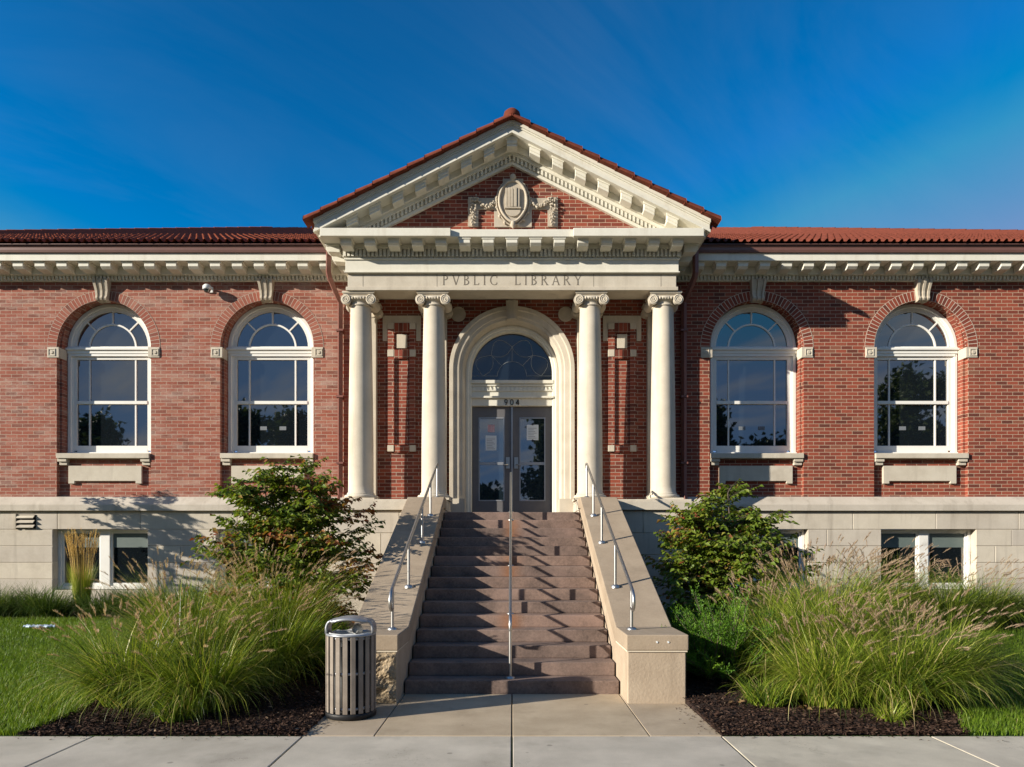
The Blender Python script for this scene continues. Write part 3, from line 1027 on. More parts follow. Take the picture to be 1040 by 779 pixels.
for side in (-1, 1):
    a, b = (-BX - 0.4, -WX + 0.2) if side < 0 else (WX - 0.2, BX + 0.4)
    c = MB()
    c.box(a, b, WY - 0.47, WY + 0.2, 7.635, 7.80)                         # corona
    c.box(a, b, WY - 0.495, WY - 0.469, 7.625, 7.798)
    c.box(a, b, WY - 0.16, WY + 0.2, 7.475, 7.634)                        # bed behind the modillions
    c.box(a, b, WY - 0.035, WY + 0.2, 7.375, 7.474)
    c.box(a, b, WY - 0.055, WY - 0.035, 7.375, 7.405)
    xx = 13.6
    while xx < BX:
        c.box(side * xx - 0.1, side * xx + 0.1, WY - 0.42, WY - 0.16, 7.49, 7.634)
        xx += MOD_SP
    corn = c.build('cornice', M['cream'], lib, bevel=0.004)
    d = MB()
    xx = 3.45
    while xx < 13.5:
        d.box(side * xx - 0.024, side * xx + 0.024, WY - 0.10, WY - 0.03, 7.41, 7.474)
        d.disc_y(side * xx, 7.41, 0.022, WY - 0.095, WY - 0.03, 8)
        xx += 0.078
    d.build('dentil_band', M['cream'], corn)
    k = 0
    x0 = 3.86
    while x0 + k * MOD_SP < 13.5:
        add_modillion(side * (x0 + k * MOD_SP), WY - 0.42, 7.634, lib)
        k += 1
    gt = MB()
    gt.prism_x([(WY - 0.565, 7.93), (WY - 0.565, 7.885), (WY - 0.55, 7.87), (WY - 0.55, 7.82), (WY - 0.54, 7.778), (WY - 0.499, 7.772), (WY - 0.499, 7.93)], a, b)
    gt.box(a, b, WY - 0.58, WY - 0.55, 7.905, 7.935)
    gt.build('gutter', M['gutter'], lib)
    # downspout with an offset at the top
    sp = MB()
    x = side * 3.60
    pts = [(side * 3.75, WY - 0.55, 7.80), (side * 3.75, WY - 0.55, 7.35), (side * 3.74, WY - 0.52, 7.27), (side * 3.66, WY - 0.18, 7.0), (side * 3.63, WY - 0.09, 6.92), (side * 3.63, WY - 0.075, 6.82), (side * 3.63, WY - 0.075, 2.9), (side * 3.63, WY - 0.22, 2.62), (side * 3.63, WY - 0.22, 0.45)]
    sp.tube(pts, 0.062, 4, smooth=False)
    for z in (6.3, 4.9, 3.5):
        sp.box(side * 3.63 - 0.075, side * 3.63 + 0.075, WY - 0.145, WY - 0.004, z, z + 0.04)
    sp.build('downspout', M['spout'], lib)


# ---- wing roofs: rows of barrel tiles on a hip
def tile_roof(side):
    m_ = 0.488
    yE, zE = WY - 0.62, 7.94
    pitch = 0.152
    XC = 24.9
    x = 2.4
    prof = [(0.0, 0.0), (0.16, 0.035), (0.33, 0.05), (0.5, 0.035), (0.62, 0.0), (0.8, -0.016)]
    mb = MB()
    courses = [0.33 * k for k in range(13)]
    i = 0
    while x < XC:
        tmax = min(14.8, XC - x)
        # height of the rib line: stepped courses near the eave, one long run beyond
        stations = []
        for k, t in enumerate(courses):
            if t >= tmax:
                break
            stations.append((t, 0.026))
            stations.append((min(t + 0.329, tmax), 0.0))
        if tmax > 4.3:
            stations.append((tmax, 0.0))
        vs, fs = [], []
        pp = prof + [(1.0, 0.0)]
        jit = random.uniform(-0.006, 0.006)
        for t, lift in stations:
            for u, h in pp:
                xx = x + u * pitch
                vs.append((side * xx, yE + t - h * 0.42, zE + m_ * t + h * 0.9 + lift + jit))
        n = len(pp)
        for s in range(len(stations) - 1):
            for q in range(n - 1):
                fs.append((s * n + q, s * n + q + 1, (s + 1) * n + q + 1, (s + 1) * n + q))
        mb.add(vs, fs)
        # dark mouth of the first barrel
        x += pitch
        i += 1
    r = mb.build('roof', M['tile_left'] if side < 0 else M['tile'], lib)
    # deck under the tiles, and the hip cap
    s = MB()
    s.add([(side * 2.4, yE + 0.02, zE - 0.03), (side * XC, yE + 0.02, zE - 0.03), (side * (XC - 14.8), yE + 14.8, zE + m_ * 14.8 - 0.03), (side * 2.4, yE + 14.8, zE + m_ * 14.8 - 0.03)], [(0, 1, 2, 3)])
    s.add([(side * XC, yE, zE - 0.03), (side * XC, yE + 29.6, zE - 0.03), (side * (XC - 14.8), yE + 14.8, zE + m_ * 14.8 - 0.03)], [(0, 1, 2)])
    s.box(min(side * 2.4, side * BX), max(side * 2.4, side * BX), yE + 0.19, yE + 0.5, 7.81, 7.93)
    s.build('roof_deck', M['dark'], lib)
    cap = MB()
    n = 44
    for k in range(n):
        t0, t1 = 14.8 * k / n, 14.8 * (k + 1.06) / n
        cap.tube([(side * (XC - t0), yE + t0, zE + m_ * t0), (side * (XC - t1), yE + t1, zE + m_ * t1)], [0.085, 0.07], 8)
    cap.build('hip_tile', M['tile_left'] if side < 0 else M['tile'], r)


tile_roof(-1)
tile_roof(1)

# ---- podium under the columns
for side in (-1, 1):
    p = MB()
    a, b = (-PODX, -1.27) if side < 0 else (1.27, PODX)
    for r, (z0, z1) in enumerate(((2.02, 2.44), (1.60, 2.01), (1.18, 1.59), (0.76, 1.17), (0.1, 0.75))):
        cuts = [a, a + (0.9 if r % 2 else 1.25), b]
        for q in range(2):
            p.box(cuts[q] + 0.004, cuts[q + 1] - 0.004, 13.13, WY - 0.05, z0, z1)
    p.box(a + 0.01, b - 0.01, 13.145, WY - 0.05, 0.1, 2.45)
    p.box(a - (0.07 if side < 0 else 0), b + (0.07 if side > 0 else 0), 13.06, WY + 0.05, 2.455, 2.62)
    p.box(a - (0.03 if side < 0 else 0), b + (0.03 if side > 0 else 0), 13.10, WY + 0.05, 2.62, 2.665)
    p.build('podium', M['base_stone'], lib, bevel=0.008)

# ---- columns
COLX = [-3.02, -1.56, 1.56, 3.02]
CY = 13.65


def spiral(mb, cx, y, cz, r0, turns, sgn, rad, dirn):
    pts = []
    n = int(26 * turns)
    for i in range(n + 1):
        t = i / n
        a = PI / 2 - sgn * dirn * t * turns * 2 * PI
        r = r0 * (1 - 0.80 * t)
        pts.append((cx + r * math.cos(a), y, cz + r * math.sin(a)))
    mb.tube(pts, [rad * (1 - 0.45 * i / n) for i in range(n + 1)], 6)


def capital_mb(y_half=0.22, hw=0.245):
    """Ionic capital, local: z = 0 at the underside of the neck ring, front towards -Y"""
    c = MB()
    c.lathe([(0.205, 0.0), (0.225, 0.008), (0.225, 0.028), (0.205, 0.036), (0.203, 0.085), (0.235, 0.10), (0.27, 0.135), (0.265, 0.165), (0.22, 0.17)], n=28)
    c.box(-0.30, 0.30, -y_half, y_half, 0.155, 0.205)
    c.box(-0.315, 0.315, -y_half - 0.04, y_half + 0.04, 0.228, 0.262)
    c.box(-0.295, 0.295, -y_half - 0.02, y_half + 0.02, 0.205, 0.228)
    for sx in (-1, 1):
        cx, cz = sx * hw, 0.105
        # scroll drum, waisted in the middle
        n, vs, fs = 24, [], []
        secs = [(-y_half - 0.03, 0.098), (-y_half + 0.03, 0.098), (-0.05, 0.066), (0.05, 0.066), (y_half - 0.03, 0.098), (y_half + 0.03, 0.098)]
        for y, r in secs:
            for q in range(n):
                vs.append((cx + r * math.cos(2 * PI * q / n), y, cz + r * math.sin(2 * PI * q / n)))
        for s in range(len(secs) - 1):
            for q in range(n):
                fs.append((s * n + q, s * n + (q + 1) % n, (s + 1) * n + (q + 1) % n, (s + 1) * n + q))
        c.add(vs, fs, smooth=True)
        c.add(vs[:n], [tuple(range(n))])
        c.add(vs[-n:], [tuple(range(n))])
        for yy in (-y_half - 0.03, y_half + 0.03):
            spiral(c, cx, yy, cz, 0.088, 2.2, sx, 0.014, -1)
            c.lathe([(0.0, -0.018), (0.018, 0.0), (0.0, 0.018)], (cx, yy, cz), 10, caps=False)
    # egg row between the scrolls
    for k in range(-2, 3):
        c.lathe([(0.0, -0.03), (0.018, -0.018), (0.024, 0.0), (0.018, 0.02), (0.0, 0.028)], (k * 0.055, -0.245, 0.135), 8, caps=False)
    return c


def make_column(x):
    sh = MB()
    z0, z1 = 2.80, 6.51
    prof = []
    for i in range(25):
        t = i / 24
        r = 0.248 - 0.045 * (max(0.0, t - 0.15) / 0.85) ** 1.5
        prof.append((r, z0 + (z1 - z0) * t))
    prof = [(0.275, z0 - 0.002), (0.268, z0 + 0.02)] + [(0.25, z0 + 0.035)] + prof[1:]
    sh.lathe(prof, (x, CY, 0), 40)
    o = sh.build('column', M['column_stone'], lib, loc=Vector((x, CY, 2.67)))
    b = MB()
    b.box(x - 0.33, x + 0.33, CY - 0.33, CY + 0.33, 2.666, 2.71)
    pr = []
    for i in range(9):
        a = -PI / 2 + PI * i / 8
        pr.append((0.295 + 0.03 * math.cos(a), 2.745 + 0.035 * math.sin(a)))
    b.lathe([(0.25, 2.711)] + pr + [(0.275, 2.784), (0.272, 2.80)], (x, CY, 0), 40)
    b.build('column_base', M['column_stone'], o, loc=Vector((x, CY, 2.67)))
    capital_mb().build('capital', M['column_stone'], o, loc=(0, 0, 6.508 - 2.67), local=True)
    return o


c0 = make_column(COLX[0])
for x in COLX[1:]:
    copy_tree(c0, lib, Vector((x, CY, 2.67)) - WORLD[lib.name])


def make_pilaster(x):
    p = MB()
    p.box(x - 0.205, x + 0.205, PY - 0.14, PY - 0.001, 2.80, 6.60)
    p.box(x - 0.25, x + 0.25, PY - 0.18, PY - 0.001, 2.666, 2.80)
    o = p.build('pilaster', M['column_stone'], lib, loc=Vector((x, PY, 2.67)), bevel=0.008)
    c = MB()
    c.box(x - 0.23, x + 0.23, PY - 0.155, PY - 0.002, 6.50, 6.535)
    c.box(x - 0.29, x + 0.29, PY - 0.19, PY - 0.002, 6.665, 6.705)
    c.box(x - 0.31, x + 0.31, PY - 0.22, PY - 0.002, 6.73, 6.768)
    for sx in (-1, 1):
        c.disc_y(x + sx * 0.235, 6.61, 0.098, PY - 0.2, PY - 0.01, 24)
        spiral(c, x + sx * 0.235, PY - 0.2, 6.61, 0.088, 2.0, sx, 0.014, -1)
    c.build('capital', M['column_stone'], o, loc=Vector((x, PY, 2.67)))
    return o


p0 = make_pilaster(COLX[0])
for x in COLX[1:]:
    copy_tree(p0, lib, Vector((x, PY, 2.67)) - WORLD[lib.name])

# ---- entablature: stone beam and frieze, painted upper work
EX = 3.22
e = MB()
EB0, EB1 = 13.38, 13.82
e.box(-EX, EX, EB0, EB1, 6.842, 7.10)
e.box(-EX - 0.03, EX + 0.03, EB0 - 0.03, EB1 + 0.0, 6.77, 6.840)
for side in (-1, 1):
    a, b = sorted((side * EX, side * (EX - 0.42)))
    e.box(a, b, EB1, WY + 0.02, 6.846, 7.095)
    a, b = sorted((side * (EX + 0.03), side * (EX - 0.42)))
    e.box(a, b, EB1, WY + 0.02, 6.774, 6.838)
e.box(-EX, EX, WY - 0.1, WY - 0.002, 6.775, 6.95)
ent = e.build('entablature', M['stone'], lib, bevel=0.006)
j = MB()
for x in (-2.92, -1.47, 1.6, 2.92):
    j.box(x - 0.004, x + 0.004, EB0 - 0.002, EB0 + 0.01, 6.845, 7.098)
j.build('joint', M['letter_shade_joint'], ent)
cl = MB()
cl.box(-EX + 0.4, EX - 0.4, EB1, WY - 0.1, 6.93, 6.97)
cl.build('ceiling', M['cream'], lib)
u = MB()
u.box(-EX - 0.035, EX + 0.035, 13.335, WY + 0.02, 7.125, 7.375)
u.box(-EX - 0.055, EX + 0.055, 13.31, WY + 0.02, 7.102, 7.124)
u.box(-EX - 0.055, EX + 0.055, 13.31, WY + 0.02, 7.352, 7.385)
u.box(-EX - 0.03, EX + 0.03, 13.34, WY + 0.02, 7.386, 7.634)
u.box(-EX - 0.09, EX + 0.09, 13.26, WY + 0.02, 7.545, 7.632)
u.build('architrave', M['cream'], lib, bevel=0.004)
d = MB()
xx = -EX - 0.04
while xx < EX + 0.05:
    d.box(xx - 0.024, xx + 0.024, 13.275, 13.34, 7.41, 7.54)
    xx += 0.0782
yy = 13.35
while yy < WY:
    for sx in (-1, 1):
        a, b = sorted((sx * (EX + 0.03), sx * (EX + 0.085)))
        d.box(a, b, yy - 0.024, yy + 0.024, 7.41, 7.54)
    yy += 0.0782
d.build('dentil_band', M['cream'], lib)
# horizontal cornice, in three lengths
c = MB()
c.box(-3.67, 3.67, 12.965, WY + 0.1, 7.636, 7.782)
for a, b in ((-3.62, -1.16), (1.16, 3.62)):
    c.box(a, b, 12.865, 12.966, 7.61, 7.762)
c.box(-1.158, 1.158, 12.945, 12.966, 7.632, 7.765)
c.build('cornice', M['cream'], lib, bevel=0.006)
for k in range(-7, 8):
    add_modillion(k * MOD_SP * 1.0, 13.0, 7.634, lib)
for side in (-1, 1):
    for k in range(3):
        o = add_modillion(side * (3.60), 13.38 + k * MOD_SP, 7.634, lib)
        o.rotation_euler = (0, 0, R(90) if side > 0 else R(-90))

# lettering on the frieze as thin raised plates, coloured like shade in cut letters
STROKES = {
    'P': (0.62, [('l', 0.12, 0, 0.12, 1, 'k'), ('a', 0.12, 0.76, 0.38, 0.24, 90, -90, 'k'), ('s', 0.12, 0), ('s', 0.12, 1)]),
    'V': (0.80, [('l', 0.08, 1, 0.40, 0, 'k'), ('l', 0.40, 0, 0.72, 1, 't'), ('s', 0.08, 1), ('s', 0.72, 1)]),
    'B': (0.66, [('l', 0.12, 0, 0.12, 1, 'k'), ('a', 0.12, 0.77, 0.36, 0.23, 90, -90, 'k'), ('a', 0.12, 0.27, 0.42, 0.27, 90, -90, 'k'), ('s', 0.12, 0), ('s', 0.12, 1)]),
    'L': (0.62, [('l', 0.12, 0, 0.12, 1, 'k'), ('l', 0.12, 0.02, 0.55, 0.02, 't'), ('l', 0.55, 0.0, 0.57, 0.2, 't'), ('s', 0.12, 1), ('s', 0.12, 0)]),
    'I': (0.30, [('l', 0.15, 0, 0.15, 1, 'k'), ('s', 0.15, 0), ('s', 0.15, 1)]),
    'C': (0.82, [('a', 0.50, 0.5, 0.42, 0.5, 52, 308, 'k'), ('l', 0.76, 0.72, 0.76, 0.94, 't'), ('l', 0.76, 0.06, 0.76, 0.26, 't')]),
    'R': (0.76, [('l', 0.12, 0, 0.12, 1, 'k'), ('a', 0.12, 0.76, 0.38, 0.24, 90, -90, 'k'), ('l', 0.34, 0.5, 0.68, 0.0, 'k'), ('s', 0.12, 0), ('s', 0.12, 1), ('s', 0.68, 0)]),
    'A': (0.82, [('l', 0.08, 0, 0.41, 1, 't'), ('l', 0.41, 1, 0.74, 0, 'k'), ('l', 0.2, 0.34, 0.62, 0.34, 't'), ('s', 0.08, 0), ('s', 0.74, 0)]),
    'Y': (0.78, [('l', 0.08, 1, 0.39, 0.46, 'k'), ('l', 0.70, 1, 0.39, 0.46, 't'), ('l', 0.39, 0.48, 0.39, 0, 'k'), ('s', 0.08, 1), ('s', 0.70, 1), ('s', 0.39, 0)]),
    '9': (0.66, [('a', 0.33, 0.70, 0.24, 0.28, 0, 360, 'k'), ('a', 0.10, 0.66, 0.47, 0.64, 5, -75, 'k')]),
    '0': (0.70, [('a', 0.35, 0.5, 0.27, 0.48, 0, 360, 'k')]),
    '4': (0.68, [('l', 0.46, 0, 0.46, 1, 'k'), ('l', 0.46, 1, 0.06, 0.3, 'k'), ('l', 0.04, 0.3, 0.64, 0.3, 'k')]),
}


def letter(mb, ch, x, z, h, y0, y1, kw=0.11, tw=0.055, sq=1.0):
    w, st = STROKES[ch]
    layer = [0]

    def seg(ax, az, bx, bz, wd):
        layer[0] += 1
        yy = y0 - 0.00025 * layer[0]
        ax, bx = x + ax * h * sq, x + bx * h * sq
        az, bz = z + az * h, z + bz * h
        dx, dz = bx - ax, bz - az
        l = math.hypot(dx, dz) or 1e-6
        nx, nz = -dz / l * wd * h / 2, dx / l * wd * h / 2
        mb.prism([(ax + nx, az + nz), (ax - nx, az - nz), (bx - nx, bz - nz), (bx + nx, bz + nz)], yy, y1)

    for s in st:
        if s[0] == 'l':
            seg(*s[1:5], kw if s[5] == 'k' else tw)
        elif s[0] == 's':
            seg(s[1] - 0.12, s[2], s[1] + 0.12, s[2], 0.035)
        else:
            _, cx, cz, rx, rz, a0, a1, k = s
            layer[0] += 1
            n = 18
            vs, fs = [], []
            yy = y0 - 0.00025 * layer[0]
            for i in range(n + 1):
                a = R(a0 + (a1 - a0) * i / n)
                hw = (tw + (kw - tw) * abs(math.cos(a))) / 2
                for q in (-1, 1):
                    px, pz = x + (cx + (rx + q * hw) * math.cos(a)) * h * sq, z + (cz + (rz + q * hw) * math.sin(a)) * h
                    vs += [(px, yy, pz), (px, y1, pz)]
            for i in range(n):
                b0, b1 = i * 4, (i + 1) * 4
                fs += [(b0, b0 + 2, b1 + 2, b1), (b0, b1, b1 + 1, b0 + 1), (b0 + 2, b0 + 3, b1 + 3, b1 + 2)]
            mb.add(vs, fs)
    return w * h * sq


t = MB()
text = 'PVBLIC LIBRARY'
H_, SQ, GAP = 0.185, 0.98, 0.052
tot = sum((STROKES[c][0] * H_ * SQ if c != ' ' else 0.19) + GAP for c in text) - GAP
GAP += (2.72 - tot) / (len(text) - 1)
x = -1.36
for ch in text:
    if ch == ' ':
        x += 0.19 + GAP
        continue
    x += letter(t, ch, x, 6.885, H_, EB0 - 0.003, EB0 + 0.01, sq=SQ) + GAP
o = t.build('inscription', M['letter_shade_joint'], ent)

# ---- pediment
SL = 0.5025
A_T = 9.84                                               # apex of the raking fascia


def chevron(mb, top, bot, y0, y1, xe, x_in=0.0, zmin=7.70):
    """two sloping bars meeting at the middle, top/bot = height at the apex"""
    for s in (-1, 1):
        pts = [(0, bot), (0, top), (s * xe, top - SL * xe), (s * xe, bot - SL * xe)]
        if bot - SL * xe < zmin:
            xb = (bot - zmin) / SL
            if top - SL * xe > zmin:
                pts = [(0, bot), (0, top), (s * xe, top - SL * xe), (s * xe, zmin), (s * xb, zmin)]
            else:
                xt = (top - zmin) / SL
                pts = [(0, bot), (0, top), (s * xt, zmin), (s * xb, zmin)]
        mb.prism(pts, y0, y1)


ty = MB()
ty.prism([(-3.1, 7.70), (3.1, 7.70), (0, 9.3)], 13.43, 13.6)
tym = ty.build('pediment', M['brick_red'], lib)
rk = MB()
chevron(rk, A_T, 9.775, 12.90, 12.99, 3.76)
chevron(rk, 9.774, 9.745, 12.925, 12.99, 3.75)
chevron(rk, 9.744, 9.64, 12.945, 12.99, 3.75)
chevron(rk, 9.638, 9.585, 12.90, 12.99, 3.755)
chevron(rk, 9.68, 9.592, 12.991, 14.6, 3.74)             # soffit
chevron(rk, 9.591, 9.47, 13.24, 13.6, 3.6)
chevron(rk, 9.469, 9.40, 13.30, 13.6, 3.5)
chevron(rk, 9.30, 9.235, 13.36, 13.6, 3.4)
chevron(rk, 9.399, 9.301, 13.385, 13.6, 3.4)
rake = rk.build('raking_cornice', M['cream'], lib, bevel=0.003)
dn = MB()
k = 0
while 0.04 + k * 0.078 < 3.1:
    xx = 0.04 + k * 0.078
    for s in (-1, 1):
        zc = 9.398 - SL * xx
        if zc > 7.85:
            dn.prism([(s * xx - 0.024, zc + s * SL * 0.024), (s * xx + 0.024, zc - s * SL * 0.024), (s * xx + 0.024, zc - 0.09 - s * SL * 0.024), (s * xx - 0.024, zc - 0.09 + s * SL * 0.024)], 13.325, 13.386)
    k += 1
dn.build('dentil_band', M['cream'], rake)
for k in range(-8, 9):
    x = k * 0.437
    m = MB()
    z = 9.591 - SL * abs(x)
    s = -1 if x < 0 else 1
    w = 0.10
    zl, zr = (z + (w * SL if x > 0 else -w * SL if x < 0 else -w * SL), z + (-w * SL if x > 0 else w * SL if x < 0 else -w * SL))
    if k == 0:
        zl = zr = z - w * SL
    for (y0, y1, dz) in ((13.03, 13.24, 0.145), (13.01, 13.03, 0.10)):
        m.prism([(x - w, zl - dz), (x + w, zr - dz), (x + w, zr + 0.03), (x - w, zl + 0.03)], y0, y1)
    m.prism([(x - w - 0.02, zl - 0.035), (x + w + 0.02, zr - 0.035), (x + w + 0.02, zr + 0.03), (x - w - 0.02, zl + 0.03)], 12.992, 13.012)
    if min(zl, zr) - 0.1 > 7.72:
        m.build('modillion', M['cream'], rake, loc=Vector((x, 13.03, z)), bevel=0.005)

# carved cartouche with an upright book, and two garlands
cg = MB()
yT = 13.43
CX, CZ = 0.02, 8.50
cg.box(CX - 0.37, CX + 0.37, yT - 0.03, yT + 0.01, 8.03, 8.62)
cg.box(CX - 0.2, CX + 0.2, yT - 0.028, yT + 0.01, 8.62, 8.98)
cart = cg.build('cartouche', M['carved'], tym, bevel=0.005)
sh = MB()
pts_o = []
n = 40
for i in range(n):
    a = 2 * PI * i / n
    rx, rz = 0.27, 0.40
    x_, z_ = rx * math.cos(a), rz * math.sin(a)
    if z_ < 0:
        x_ *= 1 - 0.25 * (abs(z_) / rz) ** 2
    pts_o.append((CX + x_, CZ + z_))
sh.prism(pts_o, yT - 0.09, yT - 0.02)
rim = [(x, yT - 0.10, z) for x, z in pts_o] + [(pts_o[0][0], yT - 0.10, pts_o[0][1])]
sh.tube(rim, 0.026, 8, caps=False)
sh.tube([(CX + (x - CX) * 1.2, yT - 0.06, CZ + (z - CZ) * 1.14) for x, y_, z in rim], 0.016, 6, caps=False)
for a in range(0, 360, 24):
    rr = 1.0
    c_, s_ = math.cos(R(a)), math.sin(R(a))
    sh.lathe([(0.0, -0.045), (0.022, -0.02), (0.03, 0.0), (0.022, 0.02), (0.0, 0.03)], (CX + 0.325 * c_, yT - 0.055, CZ + 0.455 * s_), 8, caps=False)
sh.lathe([(0.0, -0.07), (0.05, -0.05), (0.06, 0.0), (0.05, 0.05), (0.0, 0.08)], (CX, yT - 0.1, CZ + 0.46), 10, caps=False)
sh.lathe([(0.0, -0.09), (0.04, -0.05), (0.05, 0.0), (0.04, 0.05), (0.0, 0.07)], (CX, yT - 0.1, CZ - 0.45), 10, caps=False)
sh.build('shield', M['carved'], cart)
bk = MB()
for k, (dx, w, d) in enumerate(((-0.125, 0.05, 0.125), (-0.07, 0.05, 0.14), (-0.018, 0.045, 0.15), (0.045, 0.06, 0.15), (0.105, 0.05, 0.135))):
    bk.box(CX + dx - w / 2, CX + dx + w / 2, yT - d, yT - 0.085, CZ - 0.13, CZ + 0.25)
bk.box(CX - 0.16, CX + 0.16, yT - 0.15, yT - 0.085, CZ - 0.16, CZ - 0.135)
bk.prism([(CX + 0.15 * math.cos(PI + PI * i / 14), CZ - 0.175 + 0.13 * math.sin(PI + PI * i / 14)) for i in range(15)], yT - 0.12, yT - 0.085)
bk.build('book', M['carved'], cart, bevel=0.006)
for s in (-1, 1):
    gm = MB()
    gm.box(CX + s * 0.78 - 0.10, CX + s * 0.78 + 0.10, yT - 0.025, yT + 0.01, 8.04, 8.62)
    a, b = sorted((CX + s * 0.36, CX + s * 0.68))
    gm.box(a, b, yT - 0.024, yT + 0.01, 8.38, 8.60)
    rr = random.Random(3)
    for i in range(15):                                   # hanging drop
        z = 8.58 - i * 0.037
        for q in range(3):
            r_ = rr.uniform(0.014, 0.026)
            gm.lathe([(0, -r_), (r_ * 0.8, -r_ * 0.5), (r_, 0), (r_ * 0.8, r_ * 0.5), (0, r_)], (CX + s * 0.78 + rr.uniform(-0.05, 0.05), yT - 0.05 - rr.uniform(0, 0.03), z + rr.uniform(-0.015, 0.015)), 7, caps=False)
    for i in range(18):                                   # swag
        t = i / 17
        x_ = CX + s * (0.74 - 0.42 * t)
        z = 8.60 - 0.42 * t * (1 - t) * 1.3 - 0.07 * t
        for q in range(3):
            r_ = rr.uniform(0.015, 0.028)
            gm.lathe([(0, -r_), (r_ * 0.8, -r_ * 0.5), (r_, 0), (r_ * 0.8, r_ * 0.5), (0, r_)], (x_ + rr.uniform(-0.02, 0.02), yT - 0.05 - rr.uniform(0, 0.03), z + rr.uniform(-0.035, 0.035)), 7, caps=False)
    gm.build('garland', M['carved'], tym)

# roof of the portico, and the row of tiles along each raking edge
pr = MB()
for s in (-1, 1):
    pr.prism([(0, 9.86), (0, 9.90), (s * 3.86, 9.90 - SL * 3.86), (s * 3.86, 9.86 - SL * 3.86)], 12.92, 24.0)
    k = 0
    while k < 32:
        y = 13.1 + k * 0.3
        pr.tube([(0, y, 9.91), (s * 3.9, y, 9.91 - SL * 3.9)], 0.07, 6)
        k += 1
prf = pr.build('roof', M['tile'], lib)
rt = MB()
L_ = 0.325
for s in (-1, 1):
    for k in range(12):
        x0, x1 = k * L_ - 0.012, (k + 1) * L_ + 0.02
        sec0, sec1 = [], []
        for q in range(13):
            a = PI * q / 12
            sec0.append((12.95 - 0.165 * math.cos(a), 0.115 * math.sin(a)))
            sec1.append((12.95 - 0.178 * math.cos(a), 0.135 * math.sin(a)))
        vs = [(s * x0, y, 9.83 - SL * x0 + dz) for y, dz in sec0] + [(s * x1, y, 9.842 - SL * x1 + dz) for y, dz in sec1]
        fs = [(q, q + 1, q + 14, q + 13) for q in range(12)] + [tuple(range(13)), tuple(range(25, 12, -1)), (0, 13, 25, 12)]
        rt.add(vs, fs)
rt.build('rake_tile', M['tile'], prf, bevel=0.006)
kb = MB()
kb.lathe([(0.0, -0.06), (0.14, -0.06), (0.17, 0.02), (0.15, 0.10), (0.09, 0.155), (0.0, 0.17)], (0, 12.95, 9.87), 16)
kb.build('finial', M['tile'], prf)

# ---- entrance: arched stone surround, fanlight, doors
sd = MB()
sd.arch_sweep([(1.30, PY + 0.02), (1.30, PY - 0.13), (1.22, PY - 0.13), (1.205, PY - 0.10), (1.10, PY - 0.085), (1.085, PY - 0.06), (1.03, PY - 0.05), (0.985, PY + 0.08), (0.985, PY + 0.30)], 0, 5.45, 2.75, 40)
for s in (-1, 1):
    a, b = sorted((s * 1.305, s * 0.98))
    sd.box(a, b, PY - 0.14, PY + 0.3, 2.40, 2.752)
sur = sd.build('door_surround', M['stone'], lib, bevel=0.004)
ks = MB()
for r, (xa, xb, pj) in enumerate(((-0.125, -0.075, 0.2), (-0.075, -0.03, 0.235), (-0.03, 0.03, 0.215), (0.03, 0.075, 0.235), (0.075, 0.125, 0.2))):
    ks.add([(xa * 0.82, PY, 6.46), (xb * 0.82, PY, 6.46), (xb * 0.82, PY - pj + 0.02, 6.46), (xa * 0.82, PY - pj + 0.02, 6.46),
            (xa, PY, 6.835), (xb, PY, 6.835), (xb, PY - pj, 6.835), (xa, PY - pj, 6.835)],
           [(0, 1, 2, 3), (4, 7, 6, 5), (3, 2, 6, 7), (0, 3, 7, 4), (1, 5, 6, 2)])
ks.build('keystone', M['stone'], sur)
fr = MB()
fr.arch_sweep([(0.984, PY + 0.16), (0.965, PY + 0.15), (0.92, PY + 0.15), (0.91, PY + 0.18), (0.87, PY + 0.18), (0.855, PY + 0.21), (0.85, PY + 0.33)], 0, 5.45, 2.40, 40)
fr.box(-0.90, 0.90, PY + 0.20, PY + 0.36, 4.745, 4.90)
fr.box(-0.88, 0.88, PY + 0.15, PY + 0.36, 4.902, 4.945)
fr.box(-0.875, 0.875, PY + 0.21, PY + 0.36, 4.945, 5.215)
fr.box(-0.88, 0.88, PY + 0.17, PY + 0.36, 5.215, 5.285)
fr.box(-0.88, 0.88, PY + 0.185, PY + 0.22, 5.16, 5.185)
fr.box(-0.88, 0.88, PY + 0.185, PY + 0.22, 5.052, 5.07)
for k in range(19):
    xx = -0.81 + k * 0.09
    fr.prism([(xx - 0.04, 5.072), (xx + 0.04, 5.072), (xx, 5.155)], PY + 0.185, PY + 0.211)
dfr = fr.build('door_frame', M['cream'], lib, bevel=0.003)
fan = MB()
fan.box(-0.86, 0.86, PY + 0.30, PY + 0.33, 5.27, 5.45)
fan.prism([(0.86 * math.cos(PI * i / 32), 5.45 + 0.86 * math.sin(PI * i / 32)) for i in range(33)], PY + 0.30, PY + 0.33)
fan_o = fan.build('fanlight', M['fan_glass'], lib)
tr = MB()
yt = PY + 0.296
zc = 5.40


def came(pts, r=0.0055):
    tr.tube([(x, yt, z) for x, z in pts], r, 6)


